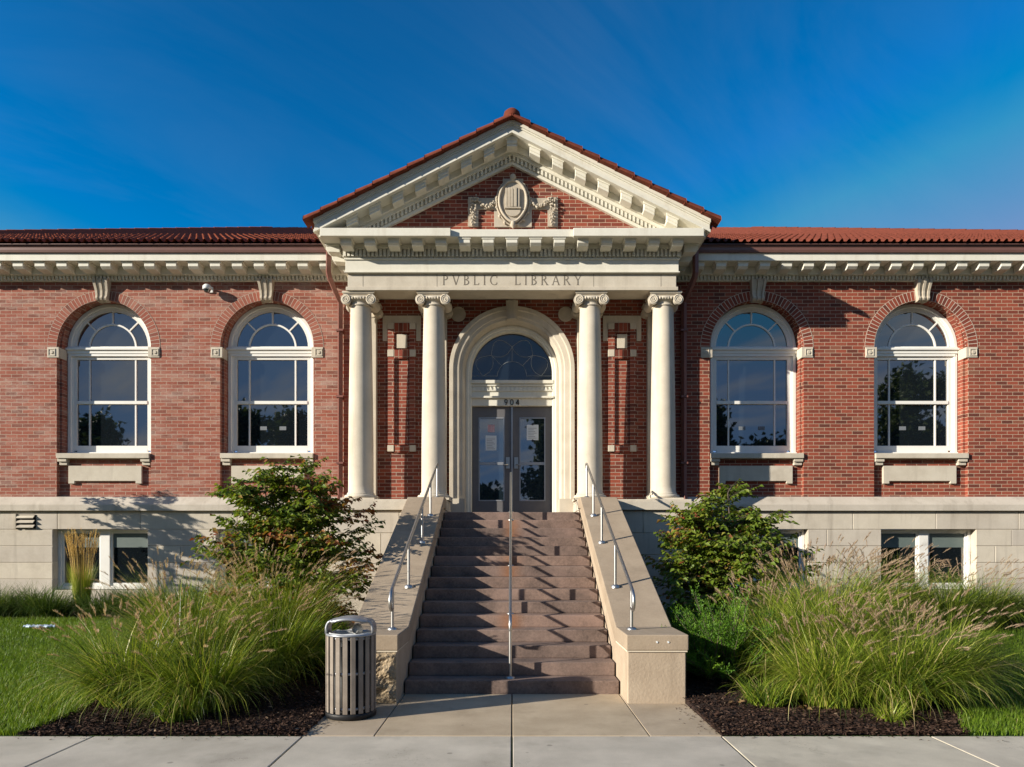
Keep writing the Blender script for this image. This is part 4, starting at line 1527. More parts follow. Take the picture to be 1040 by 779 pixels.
came([(0.31 * math.cos(PI * i / 24), zc + 0.31 * math.sin(PI * i / 24)) for i in range(25)])
came([(-0.85, zc), (-0.31, zc)])
came([(0.31, zc), (0.85, zc)])
star = []
for a in (0, 45, 90, 135, 180):
    c_, s_ = math.cos(R(a)), math.sin(R(a))
    if a not in (0, 180):
        came([(0.31 * c_, zc + 0.31 * s_), (0.60 * c_, zc + 0.60 * s_)])
    star.append((0.62 * c_, zc + 0.62 * s_))
for (ax, az), (bx, bz) in zip(star[:-1], star[1:]):
    mx, mz = (ax + bx) / 2, (az + bz) / 2
    l = math.hypot(mx, mz - zc)
    # scallop bowing outward to the rim, and one bowing inward
    for tgt in (0.82, 0.46):
        cx_, cz_ = mx / l * (2 * tgt - l), zc + (mz - zc) / l * (2 * tgt - l)
        came([((1 - q) ** 2 * ax + 2 * q * (1 - q) * cx_ + q * q * bx, (1 - q) ** 2 * az + 2 * q * (1 - q) * cz_ + q * q * bz) for q in [i / 14 for i in range(15)]])
tr.build('tracery', M['lead'], fan_o)
num = MB()
x = -0.165
for ch in '904':
    x += letter(num, ch, x, 4.762, 0.115, PY + 0.186, PY + 0.2, 0.15, 0.12) + 0.045
num.build('house_number', M['number'], dfr)

yD = PY + 0.28
for s in (-1, 1):
    dm = MB()
    q0, q1 = sorted((s * 0.02, s * 0.845))
    C0 = Vector((s * 0.43, yD, 2.41))
    gx0, gx1 = (-0.70, -0.17) if s < 0 else (0.17, 0.70)
    dm.box(q0, gx0, yD, yD + 0.05, 2.41, 4.735)
    dm.box(gx1, q1, yD, yD + 0.05, 2.41, 4.735)
    dm.box(gx0, gx1, yD, yD + 0.05, 2.41, 2.74)
    dm.box(gx0, gx1, yD, yD + 0.05, 4.50, 4.735)
    dr = dm.build('door', M['door'], lib, loc=C0)
    pn = MB()
    pn.box(gx0, gx1, yD + 0.02, yD + 0.035, 2.74, 4.50)
    pn.build('pane', M['door_glass'], dr, loc=C0)
    bd = MB()
    for xa in (gx0, gx1):
        bd.box(xa - 0.012, xa + 0.012, yD - 0.008, yD + 0.022, 2.73, 4.51)
    bd.box(gx0 + 0.013, gx1 - 0.013, yD - 0.008, yD + 0.022, 2.728, 2.752)
    bd.box(gx0 + 0.013, gx1 - 0.013, yD - 0.008, yD + 0.022, 4.488, 4.512)
    bd.build('glazing_bead', M['aluminium'], dr, loc=C0)
    hb = MB()                                                   # latch plate, lever, and the push bar seen through the glass
    hb.box(s * 0.09 - 0.04, s * 0.09 + 0.04, yD - 0.03, yD - 0.001, 3.42, 3.66)
    hb.tube([(s * 0.09, yD - 0.025, 3.50), (s * 0.09, yD - 0.08, 3.50), (s * 0.19, yD - 0.085, 3.495)], 0.012, 8)
    hb.disc_y(s * 0.09, 3.60, 0.018, yD - 0.045, yD - 0.02, 12)
    hb.build('handle', M['steel'], dr, loc=C0)
    pb = MB()
    pb.box(gx0 + 0.012, gx1 - 0.012, yD + 0.006, yD + 0.019, 3.50, 3.56)
    pb.build('push_bar', M['aluminium'], dr, loc=C0)
    nt = MB()
    if s < 0:
        nt.box(-0.565, -0.33, yD + 0.012, yD + 0.017, 3.81, 4.13)
    else:
        nt.box(0.315, 0.565, yD + 0.012, yD + 0.017, 4.03, 4.36)
    no = nt.build('pane_card', M['paper'], dr, loc=C0)
    lines = MB()
    bx0, bz0 = (-0.54, 3.84) if s < 0 else (0.345, 4.07)
    for k in range(7):
        lines.box(bx0, bx0 + 0.18 - 0.03 * (k % 3), yD + 0.0100, yD + 0.0125, bz0 + k * 0.035, bz0 + k * 0.035 + 0.008)
    lines.build('print', M['print'], no, loc=C0)
    if s < 0:
        pk = MB().box(-0.515, -0.37, yD + 0.012, yD + 0.017, 4.20, 4.36)
        o = pk.build('pane_card', M['pink_print'], dr, loc=C0)
        o['label'] = 'small red and white sticker'
    else:
        for zt in (4.37, 4.02):
            MB().disc_y(0.44, zt, 0.025, yD + 0.008, yD + 0.012, 10).build('tape', M['black'], no, loc=C0)
mu = MB()
mu.box(-0.018, 0.018, yD - 0.02, yD + 0.05, 2.41, 4.743)
mu.build('door_post', M['aluminium'], dfr)
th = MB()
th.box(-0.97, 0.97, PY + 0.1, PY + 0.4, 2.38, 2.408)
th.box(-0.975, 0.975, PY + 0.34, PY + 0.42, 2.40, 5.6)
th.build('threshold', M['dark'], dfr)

# roundels, and the raised brick panels between the columns
for s in (-1, 1):
    r_ = MB()
    r_.disc_y(s * 1.12, 6.605, 0.15, PY - 0.03, PY + 0.01, 28)
    r_.ring_xz(s * 1.12, 6.605, 0.125, 0.155, PY - 0.05, PY - 0.02, 0, 2 * PI, 32)
    r_.build('roundel', M['carved'], lib)
    cx = s * 2.30
    pm = MB()
    yp = PY - 0.045
    for q in (-1, 1):
        a, b = sorted((cx + q * 0.29, cx + q * 0.16))
        pm.box(a, b, yp, PY - 0.001, 3.88, 6.40)
    pm.box(cx - 0.159, cx + 0.159, yp + 0.002, PY - 0.001, 3.72, 3.88)
    pan = pm.build('wall_panel', M['brick_entry'], lib)
    for z0, z1 in ((6.22, 6.42), (5.68, 5.86)):
        MB().box(cx - 0.158, cx + 0.158, yp - 0.006, PY - 0.002, z0, z1).build('soldier_course', M['soldier'], pan)
    st = MB()
    st.prism([(cx - 0.40, 6.05), (cx - 0.30, 6.05), (cx - 0.30, 6.421), (cx + 0.30, 6.421), (cx + 0.30, 6.05), (cx + 0.40, 6.05), (cx + 0.40, 6.58), (cx - 0.40, 6.58)], PY - 0.03, PY - 0.001)
    st.build('stone_hood', M['stone'], pan, bevel=0.004)
    for q in (-1, 1):
        for z0, z1 in ((6.29, 6.42), (5.72, 5.86), (3.74, 3.87)):
            a, b = sorted((cx + q * 0.295, cx + q * 0.165))
            MB().box(a, b, yp - 0.012, PY - 0.002, z0, z1).build('stone_inset', M['stone'], pan, bevel=0.004)
    sq = MB().box(cx - 0.105, cx + 0.105, PY - 0.03, PY - 0.001, 5.90, 6.19)
    sq.build('stone_inset', M['stone'], pan, bevel=0.004)

# ------------------------------------------------------------------ entrance steps
st = empty('entrance_steps', (0, 8.05, 0), 'brown granite steps between sloping tan stone cheek walls, leading up to the double doors', 'steps')
NR, RISE, TREAD, FOOT = 15, 0.1597, 0.3336, 8.05
SX = 1.262
for k in range(NR):
    y0 = FOOT + k * TREAD
    y1 = y0 + TREAD + 0.03 if k < NR - 1 else WY + 0.12
    s = MB()
    s.box(-SX, SX, y0 - 0.006, y1, k * RISE - (0.05 if k == 0 else 0.0), (k + 1) * RISE)
    o = s.build('step' if k < NR - 1 else 'landing', M['granite'], st, loc=Vector((0, y0, k * RISE)), bevel=0.009)
for side in (-1, 1):
    a, b = sorted((side * 1.268, side * 1.94))
    w = MB()
    # sloping body with the low end block; the cap is a separate slab
    w.prism_x([(7.56, -0.05), (7.56, 0.575), (8.42, 0.575), (12.66, 2.46), (13.12, 2.46), (13.12, -0.05)], a + 0.012, b - 0.012)
    o = w.build('cheek_wall', M['cheek_side'], st, loc=Vector((side * 1.6, 8.05, 0)), bevel=0.012)
    c = MB()
    c.prism_x([(7.535, 0.59), (7.535, 0.765), (8.33, 0.765), (12.70, 2.675), (13.09, 2.675), (13.09, 2.47), (12.68, 2.47), (8.42, 0.59)], a - 0.004, b + 0.012)
    c.build('cap_stone', M['cheek'], o, loc=Vector((side * 1.6, 8.05, 0)), bevel=0.012)
    mo = MB()
    mo.box(a + 0.004, b - 0.002, 7.545, 8.35, 0.574, 0.592)
    mo.build('mortar_joint', M['mortar_line'], o, loc=Vector((side * 1.6, 8.05, 0)))
    if side < 0:
        rf = MB()
        n1, n2 = 26, 24
        vs, fs = [], []
        for i in range(n1 + 1):
            for j_ in range(n2 + 1):
                edge = min(i, n1 - i, j_, n2 - j_) / 4
                d = min(1.0, edge) * (0.03 + 0.018 * math.sin(i * 0.55 + 1.2 * math.sin(j_ * 0.5)) + 0.014 * math.cos(j_ * 0.8 + i * 0.33) + 0.012 * rng.uniform(-1, 1))
                vs.append((a + 0.014 + (b - a - 0.028) * i / n1, 7.556 - d, 0.004 + 0.567 * j_ / n2))
        for i in range(n1):
            for j_ in range(n2):
                q = i * (n2 + 1) + j_
                fs.append((q, q + n2 + 1, q + n2 + 2, q + 1))
        rf.add(vs, fs)
        rf.build('rock_face', M['rock_face'], o, loc=Vector((side * 1.6, 8.05, 0)))
    else:
        for bx in (1.60, 1.725):
            bo = MB().disc_y(bx, 0.685, 0.011, 7.528, 7.54, 10)
            bo.build('anchor_stub', M['paper'], o, loc=Vector((side * 1.6, 8.05, 0)))


# ------------------------------------------------------------------ handrails
def cheek_top(y):
    if y < 8.33:
        return 0.765
    return 0.765 + (2.675 - 0.765) * min(1.0, (y - 8.33) / (12.70 - 8.33))


for side in (-1, 1):
    lab = 'steel handrail on the left cheek wall beside the trash can' if side < 0 else 'steel handrail on the right cheek wall, ending above the smooth stone block'
    hr = empty('handrail', (side * 1.41, 8.02, 0.765), lab, 'handrail', 'steel handrails of the steps')
    X = side * 1.41
    py = [8.05, 9.32, 10.73, 11.82, 12.88]

    def rail_z(y):
        return 1.255 + (y - 8.05) * 0.4265
    rail = MB()
    pts = [(X, 8.05, 1.02), (X, 7.97, 1.00), (X, 7.92, 1.03), (X, 7.90, 1.10), (X, 7.92, 1.165), (X, 7.98, rail_z(7.98) - 0.005)]
    pts += [(X, y, rail_z(y)) for y in (8.05, 9.3, 10.7, 11.8, 12.84)]
    pts += [(X, 12.93, rail_z(12.93) - 0.01), (X, 12.99, rail_z(12.97) - 0.07), (X, 12.98, rail_z(12.97) - 0.16)]
    rail.tube(pts, 0.021, 10)
    rail.build('top_rail', M['steel'], hr, loc=Vector((X, 8.02, 0.765)))
    for y in py:
        p = MB()
        p.tube([(X, y, cheek_top(y) - 0.02), (X, y, rail_z(y) - 0.012)], 0.019, 10)
        o = p.build('post', M['steel'], hr, loc=Vector((X, y, cheek_top(y))))
        f = MB()
        f.lathe([(0.062, cheek_top(y) - 0.02), (0.062, cheek_top(y) + 0.014), (0.03, cheek_top(y) + 0.03)], (X, y, 0), 16)
        f.build('flange', M['steel'], o, loc=Vector((X, y, cheek_top(y))))

hr = empty('handrail', (-0.02, 8.25, RISE), 'single steel handrail running up the middle of the steps', 'handrail', 'steel handrails of the steps')
XM = -0.02


def step_z(y):
    k = int(math.floor((y - FOOT) / TREAD))
    return min(NR, max(0, k + 1)) * RISE


rail = MB()
y_lo, y_hi = 8.22, 12.86
zr = lambda y: 0.92 + (y - y_lo) * 0.4787
rail.tube([(XM, 8.12, 0.74), (XM, 8.10, 0.80), (XM, 8.14, 0.865), (XM, y_lo, zr(y_lo))] + [(XM, y, zr(y)) for y in (9.5, 11.0, y_hi)] + [(XM, 13.0, zr(y_hi) + 0.0), (XM, 13.05, zr(y_hi) - 0.08)], 0.021, 10)
rail.build('top_rail', M['steel'], hr, loc=Vector((XM, 8.25, RISE)))
for y in (8.22, 9.62, 11.02, 12.42, 12.86):
    p = MB()
    p.tube([(XM, y, step_z(y) - 0.02), (XM, y, zr(y) - 0.01)], 0.019, 10)
    o = p.build('post', M['steel'], hr, loc=Vector((XM, y, step_z(y))))
    f = MB()
    f.lathe([(0.055, step_z(y) - 0.01), (0.055, step_z(y) + 0.01), (0.03, step_z(y) + 0.022)], (XM, y, 0), 16)
    f.build('flange', M['steel'], o, loc=Vector((XM, y, step_z(y))))

# ------------------------------------------------------------------ litter bin
BXc, BYc = -1.655, 7.02
bn = empty('trash_can', (BXc, BYc, 0.002), 'round slatted trash can with a grey metal hood beside the left cheek wall', 'trash can')
bb = MB()
bb.lathe([(0.235, 0.0), (0.256, 0.012), (0.258, 0.05), (0.25, 0.065), (0.20, 0.066)], n=40)
bb.build('base', M['black'], bn, local=True)
li = MB()
li.lathe([(0.20, 0.07), (0.205, 0.80), (0.19, 0.80), (0.185, 0.10)], n=32, caps=False)
li.build('liner', M['black'], bn, local=True)
sl = MB()
sl.box(-0.0245, 0.0245, -0.252, -0.236, 0.066, 0.832)
s0 = sl.build('slat', M['bin_slat'], bn, local=True, bevel=0.004)
NS = 20
for k in range(1, NS):
    c = s0.copy()
    c.rotation_euler = (0, 0, 2 * PI * k / NS)
    COL.objects.link(c)
rg = MB()
for z in (0.80, 0.10, 0.45):
    rg.lathe([(0.222, z), (0.234, z), (0.234, z + 0.025), (0.222, z + 0.025), (0.222, z)], n=40, caps=False)
rg.lathe([(0.205, 0.833), (0.252, 0.833), (0.254, 0.845), (0.248, 0.853), (0.205, 0.853), (0.205, 0.833)], n=40, caps=False)
rg.build('band', M['aluminium'], bn, local=True)
hd = MB()
# hood: a flat dome carried on two broad side legs
path = []
hw, top, rc = 0.224, 0.985, 0.085
path += [(-hw, 0.85), (-hw, top - rc)]
for i in range(1, 8):
    a = PI - PI / 2 * i / 8
    path.append((-hw + rc + rc * math.cos(a), top - rc + rc * math.sin(a)))
for i in range(0, 9):
    x = -hw + rc + (2 * (hw - rc)) * i / 8
    path.append((x, top + 0.022 * (1 - (x / (hw - rc)) ** 2)))
for i in range(1, 8):
    a = PI / 2 - PI / 2 * i / 8
    path.append((hw - rc + rc * math.cos(a), top - rc + rc * math.sin(a)))
path += [(hw, top - rc), (hw, 0.85)]
ny = 9
vs, fs = [], []
for (x, z) in path:
    half = 0.085 + 0.075 * max(0.0, 1 - (x / 0.22) ** 2) if z > top - 0.06 else 0.085
    for j_ in range(ny):
        u = -1 + 2 * j_ / (ny - 1)
        drop = 0.02 * u * u if abs(x) < hw - 0.04 else 0.0
        vs.append((x, u * half, z - drop))
n = len(path)
for i in range(n - 1):
    for j_ in range(ny - 1):
        q = i * ny + j_
        fs.append((q, q + 1, q + ny + 1, q + ny))
hd.add(vs, fs, smooth=True)
ho = hd.build('hood', M['aluminium'], bn, local=True)
so = ho.modifiers.new('thickness', 'SOLIDIFY')
so.thickness = 0.022
bg = MB()
rr = random.Random(5)
n = 28
vs, fs = [], []
for lev, (r, z) in enumerate(((0.20, 0.74), (0.203, 0.845), (0.215, 0.862), (0.226, 0.848))):
    for i in range(n):
        a = 2 * PI * i / n
        w_ = rr.uniform(-0.006, 0.006)
        vs.append(((r + w_) * math.cos(a), (r + w_) * math.sin(a), z + rr.uniform(-0.012, 0.006)))
for lev in range(3):
    for i in range(n):
        fs.append((lev * n + i, lev * n + (i + 1) % n, (lev + 1) * n + (i + 1) % n, (lev + 1) * n + i))
bg.add(vs, fs, smooth=True)
bg.lathe([(0.0, -0.05), (0.05, -0.03), (0.06, 0.0), (0.04, 0.05), (0.0, 0.06)], (0.05, 0.08, 0.875), 9, caps=False)
bg.build('bag', M['bag'], bn, local=True)

# ------------------------------------------------------------------ security camera on the left wing
sc = empty('security_camera', (-6.40, WY - 0.004, 7.19), 'small white dome security camera on the left brick wall between the two arched windows', 'security camera')
q = MB()
q.box(-0.06, 0.06, -0.03, 0.0, -0.05, 0.07)
q.tube([(0, -0.02, 0.03), (0, -0.10, 0.05), (0, -0.15, 0.03)], 0.022, 8)
q.build('bracket', M['camera_white'], sc, local=True, bevel=0.006)
q = MB()
q.lathe([(0.0, 0.07), (0.05, 0.065), (0.085, 0.03), (0.088, -0.03), (0.078, -0.04)], (0, -0.17, 0), 20)
q.build('housing', M['camera_white'], sc, local=True)
q = MB()
q.lathe([(0.07, -0.035), (0.066, -0.07), (0.045, -0.098), (0.0, -0.112)], (0, -0.17, 0), 18, caps=False)
q.build('dome', M['glass'], sc, local=True)


# ------------------------------------------------------------------ vegetation
def strips(name, base, az, lean0, lean1, length, width, tone, mat, parent=None, loc=(0, 0, 0), seg=5, twist=None):
    """many tapering blades, vectorised: base (N,3), az, lean0->lean1 (radians from vertical), length, width, tone (N)"""
    N = len(base)
    pts = np.zeros((N, seg + 1, 3))
    pts[:, 0] = base
    dirx, diry = np.cos(az), np.sin(az)
    for s in range(1, seg + 1):
        t = (s - 0.5) / seg
        a = lean0 + (lean1 - lean0) * t ** 1.4
        stp = length / seg
        pts[:, s, 0] = pts[:, s - 1, 0] + np.sin(a) * dirx * stp
        pts[:, s, 1] = pts[:, s - 1, 1] + np.sin(a) * diry * stp
        pts[:, s, 2] = pts[:, s - 1, 2] + np.cos(a) * stp
    tw = az + PI / 2 if twist is None else twist
    sx, sy = np.cos(tw), np.sin(tw)
    V = np.zeros((N, seg * 2 + 1, 3))
    for s in range(seg):
        w = width * (1.0 - (s / seg) ** 1.6) * (0.75 if s == 0 else 1.0) * 0.5
        V[:, s * 2] = pts[:, s]
        V[:, s * 2 + 1] = pts[:, s]
        V[:, s * 2, 0] -= sx * w
        V[:, s * 2, 1] -= sy * w
        V[:, s * 2 + 1, 0] += sx * w
        V[:, s * 2 + 1, 1] += sy * w
    V[:, seg * 2] = pts[:, seg]
    nv = seg * 2 + 1
    off = (np.arange(N) * nv)[:, None]
    fl, sizes = [], []
    loc_faces = []
    for s in range(seg - 1):
        loc_faces += [s * 2, s * 2 + 1, s * 2 + 3, s * 2 + 2]
    loc_faces += [(seg - 1) * 2, (seg - 1) * 2 + 1, seg * 2]
    fl = (off + np.array(loc_faces)[None, :]).ravel()
    sizes = np.tile(np.array([4] * (seg - 1) + [3]), N)
    return mesh_from_arrays(name, V.reshape(-1, 3), fl, sizes, mat, parent, loc, tone=np.repeat(tone, nv), smooth=True), pts


def leaves_mesh(name, P, axis, normal, length, width, tone, mat, parent=None, loc=(0, 0, 0), fold=0.25):
    """folded diamond leaves"""
    axis = axis / np.linalg.norm(axis, axis=1, keepdims=True)
    side = np.cross(axis, normal)
    side /= np.linalg.norm(side, axis=1, keepdims=True) + 1e-9
    nrm = np.cross(side, axis)
    L_, W_ = length[:, None], width[:, None]
    V = np.stack([P, P + axis * L_ * 0.45 + side * W_ * 0.5 + nrm * W_ * fold, P + axis * L_ - nrm * L_ * 0.12, P + axis * L_ * 0.45 - side * W_ * 0.5 + nrm * W_ * fold], 1)
    N = len(P)
    off = (np.arange(N) * 4)[:, None]
    fl = (off + np.array([0, 1, 2, 0, 2, 3])[None, :]).ravel()
    return mesh_from_arrays(name, V.reshape(-1, 3), fl, np.full(N * 2, 3), mat, parent, loc, tone=np.repeat(tone, 4))


def plumes(name, tips, dirs, length, radius, tone, mat, parent, loc, nb=46, g=None):
    """bottle-brush seed heads: bristles round a short bent spine"""
    N = len(tips)
    t = rng.random((N, nb))
    a = rng.random((N, nb)) * 2 * PI
    up = np.tile(np.array([0.13, 0.21, 0.97]), (N, 1))
    s1 = np.cross(dirs, up)
    s1 /= np.linalg.norm(s1, axis=1, keepdims=True) + 1e-9
    s2 = np.cross(dirs, s1)
    c = tips[:, None, :] + dirs[:, None, :] * (t * length[:, None])[..., None]
    c[..., 2] -= (t ** 2) * length[:, None] * 0.25
    rad = radius[:, None] * (np.sin(PI * np.clip(t * 0.93 + 0.05, 0, 1)) ** 0.6)
    out = s1[:, None, :] * np.cos(a)[..., None] + s2[:, None, :] * np.sin(a)[..., None]
    tip = c + out * rad[..., None] + dirs[:, None, :] * (0.022 + 0.015 * rng.random((N, nb)))[..., None]
    wv = np.cross(out, dirs[:, None, :]) * 0.0028
    V = np.stack([c - wv, c + wv, tip], 2).reshape(-1, 3)
    nf = N * nb
    return mesh_from_arrays(name, V, np.arange(nf * 3), np.full(nf, 3), mat, parent, loc, tone=np.repeat(np.clip(np.repeat(tone, nb) + rng.normal(0, 0.12, nf), 0, 1), 3))


def fountain_grass(x, y, h, spread, nb, npl, label, name='fountain_grass', blade='reed_blade', group='fountain grass clumps in the beds', dark=0.0, wind=0.25, br=0.3):
    z = float(ground_z(x, y))
    root = empty(name, (x, y, z), label, 'ornamental grass', group)
    az = rng.random(nb) * 2 * PI
    rad = br * np.sqrt(rng.random(nb))
    base = np.stack([rad * np.cos(az), rad * np.sin(az), np.zeros(nb)], 1)
    az2 = az + rng.normal(0, 0.8, nb)
    frac = rng.random(nb)
    lean0 = R(4) + R(30) * frac * spread
    lean1 = lean0 + R(25) + R(115) * rng.random(nb) ** 1.2 * spread
    ln = h * (0.5 + 0.8 * rng.random(nb)) * (1.0 + 0.12 * frac)
    tone = np.clip(rng.normal(0.40 - dark + rng.uniform(-0.07, 0.09), 0.30, nb), 0, 0.93)
    tone[rng.random(nb) < 0.055] = 1.0
    nb_w = 0.006 + 0.010 * rng.random(nb)
    bent = rng.random(nb) < 0.14
    lean1 = np.where(bent, lean0 + R(110) + R(50) * rng.random(nb), lean1)
    strips('blades', base, az2, lean0, lean1, ln, nb_w, tone, M[blade], root, seg=6, twist=az2 + PI / 2 + rng.normal(0, 0.7, nb))
    if npl:
        az = rng.random(npl) * 2 * PI
        frac = rng.random(npl)
        lean0 = R(3) + R(26) * frac * spread
        lean1 = lean0 + R(10) + R(38) * rng.random(npl) * spread
        ln = h * (0.95 + 0.38 * rng.random(npl))
        base = np.stack([0.1 * np.cos(az), 0.1 * np.sin(az), np.zeros(npl)], 1)
        st_, pts = strips('stalks', base, az, lean0, lean1, ln, np.full(npl, 0.004), np.clip(rng.normal(0.7, 0.1, npl), 0, 1), M[blade], root, seg=6)
        d = pts[:, -1] - pts[:, -2]
        d /= np.linalg.norm(d, axis=1, keepdims=True)
        d[:, 0] += wind
        d /= np.linalg.norm(d, axis=1, keepdims=True)
        plumes('plumes', pts[:, -1] - d * 0.03, d, 0.12 + 0.06 * rng.random(npl), 0.017 + 0.007 * rng.random(npl), np.clip(rng.normal(0.5, 0.2, npl), 0, 1), M['plume'], root, (0, 0, 0))
    return root


FG = [
    # x, y, height, spread, blades, plumes, label
    (-4.10, 7.42, 0.92, 1.1, 2875, 70, 'yellow-green fountain grass at the lawn edge, leftmost clump of the left bed'),
    (-3.28, 7.20, 0.86, 1.05, 2875, 55, 'fountain grass clump in front of the others in the left bed, near the mulch'),
    (-3.80, 8.25, 1.08, 1.0, 3125, 90, 'fountain grass in the middle of the left bed, behind the two front clumps'),
    (-2.95, 8.35, 1.02, 1.0, 2750, 70, 'fountain grass of the left bed nearest to the trash can'),
    (-3.15, 9.35, 1.32, 0.9, 3125, 170, 'tall fountain grass with many pink plumes in front of the left shrub'),
    (-4.45, 9.4, 1.22, 0.95, 2875, 120, 'fountain grass behind the leftmost clump, below the left basement window'),
    (3.42, 7.4, 0.82, 1.0, 2750, 50, 'low fountain grass at the mulch edge right of the juniper'),
    (4.08, 7.3, 0.90, 1.0, 2875, 80, 'fountain grass in the middle of the right bed front, behind the mulch strip'),
    (4.66, 7.6, 0.92, 1.0, 2875, 110, 'arching fountain grass leaning over the right lawn'),
    (3.95, 8.4, 1.25, 1.0, 3750, 140, 'largest yellow-green fountain grass, middle of the right bed'),
    (3.35, 8.5, 1.02, 0.95, 2375, 80, 'fountain grass of the right bed touching the juniper'),
    (4.45, 9.6, 1.32, 0.95, 3000, 190, 'fountain grass full of pink plumes behind the largest right clump'),
    (6.6, 11.9, 1.15, 1.0, 2375, 110, 'darker fountain grass under the right basement window'),
    (7.4, 11.6, 0.95, 1.05, 2125, 80, 'dark plumed grass left of the edge clump by the right foundation'),
    (8.2, 11.9, 0.95, 1.05, 2125, 80, 'dark plumed grass at the right edge of the photo by the foundation'),
]
for (x, y, h, s, nb, npl, lab) in FG:
    fountain_grass(x, y, h, s, nb, npl, lab, dark=0.16 if y > 11 else 0.0)
fountain_grass(-3.30, 6.78, 0.34, 0.9, 600, 0, 'short bright green grass tuft at the front of the left mulch', group='low grass tufts in the mulch', br=0.16, dark=0.2)
fountain_grass(3.75, 6.75, 0.24, 1.1, 220, 0, 'small yellow grass tuft at the front of the right mulch', group='low grass tufts in the mulch', br=0.1)
fountain_grass(2.75, 7.35, 0.36, 1.0, 500, 0, 'short grass tuft at the foot of the juniper on the right', group='low grass tufts in the mulch', br=0.2, dark=0.2)

# low dark lily turf along the walls
for i, (x, y) in enumerate([(-10.7, 13.0), (-10.2, 13.1), (-9.7, 12.9), (-9.2, 13.1), (-8.75, 12.95), (-7.75, 13.0), (-7.3, 13.2), (-6.8, 12.9), (-6.2, 13.0), (-5.6, 12.8), (8.9, 12.3), (9.5, 12.4)]):
    where = 'left of the feather reed grass' if x < -8.5 else ('right of the feather reed grass' if x < 0 else 'by the right lawn edge')
    fountain_grass(x, y, 0.62, 1.1, 1100, 0, 'low dark green lily turf clump along the foundation ' + where, name='lily_turf', blade='dark_blade', group='lily turf ' + where, br=0.32)

# feather reed grass, upright and straw coloured
z = float(ground_z(-8.25, 13.1))
fr_ = empty('feather_reed_grass', (-8.25, 13.1, z), 'upright straw coloured feather reed grass in front of the left basement window', 'ornamental grass')
nb = 900
az = rng.random(nb) * 2 * PI
base = np.stack([0.12 * np.cos(az) * rng.random(nb), 0.12 * np.sin(az) * rng.random(nb), np.zeros(nb)], 1)
strips('blades', base, az, np.full(nb, R(2)) + R(7) * rng.random(nb), R(8) + R(22) * rng.random(nb), 0.6 + 0.5 * rng.random(nb), np.full(nb, 0.008), np.clip(rng.normal(0.55, 0.2, nb), 0, 1), M['reed_blade'], fr_)
ns = 150
az = rng.random(ns) * 2 * PI
base = np.stack([0.1 * np.cos(az), 0.1 * np.sin(az), np.zeros(ns)], 1)
ob, pts = strips('stalks', base, az, R(1) + R(4) * rng.random(ns), R(4) + R(7) * rng.random(ns), 1.2 + 0.35 * rng.random(ns), np.full(ns, 0.006), np.clip(rng.normal(0.5, 0.2, ns), 0, 1), M['straw'], fr_)
d = pts[:, -1] - pts[:, -2]
d /= np.linalg.norm(d, axis=1, keepdims=True)
plumes('plumes', pts[:, -1] - d * 0.12, d, 0.26 + 0.08 * rng.random(ns), np.full(ns, 0.014), np.clip(rng.normal(0.5, 0.2, ns), 0, 1), M['straw'], fr_, (0, 0, 0), nb=40)


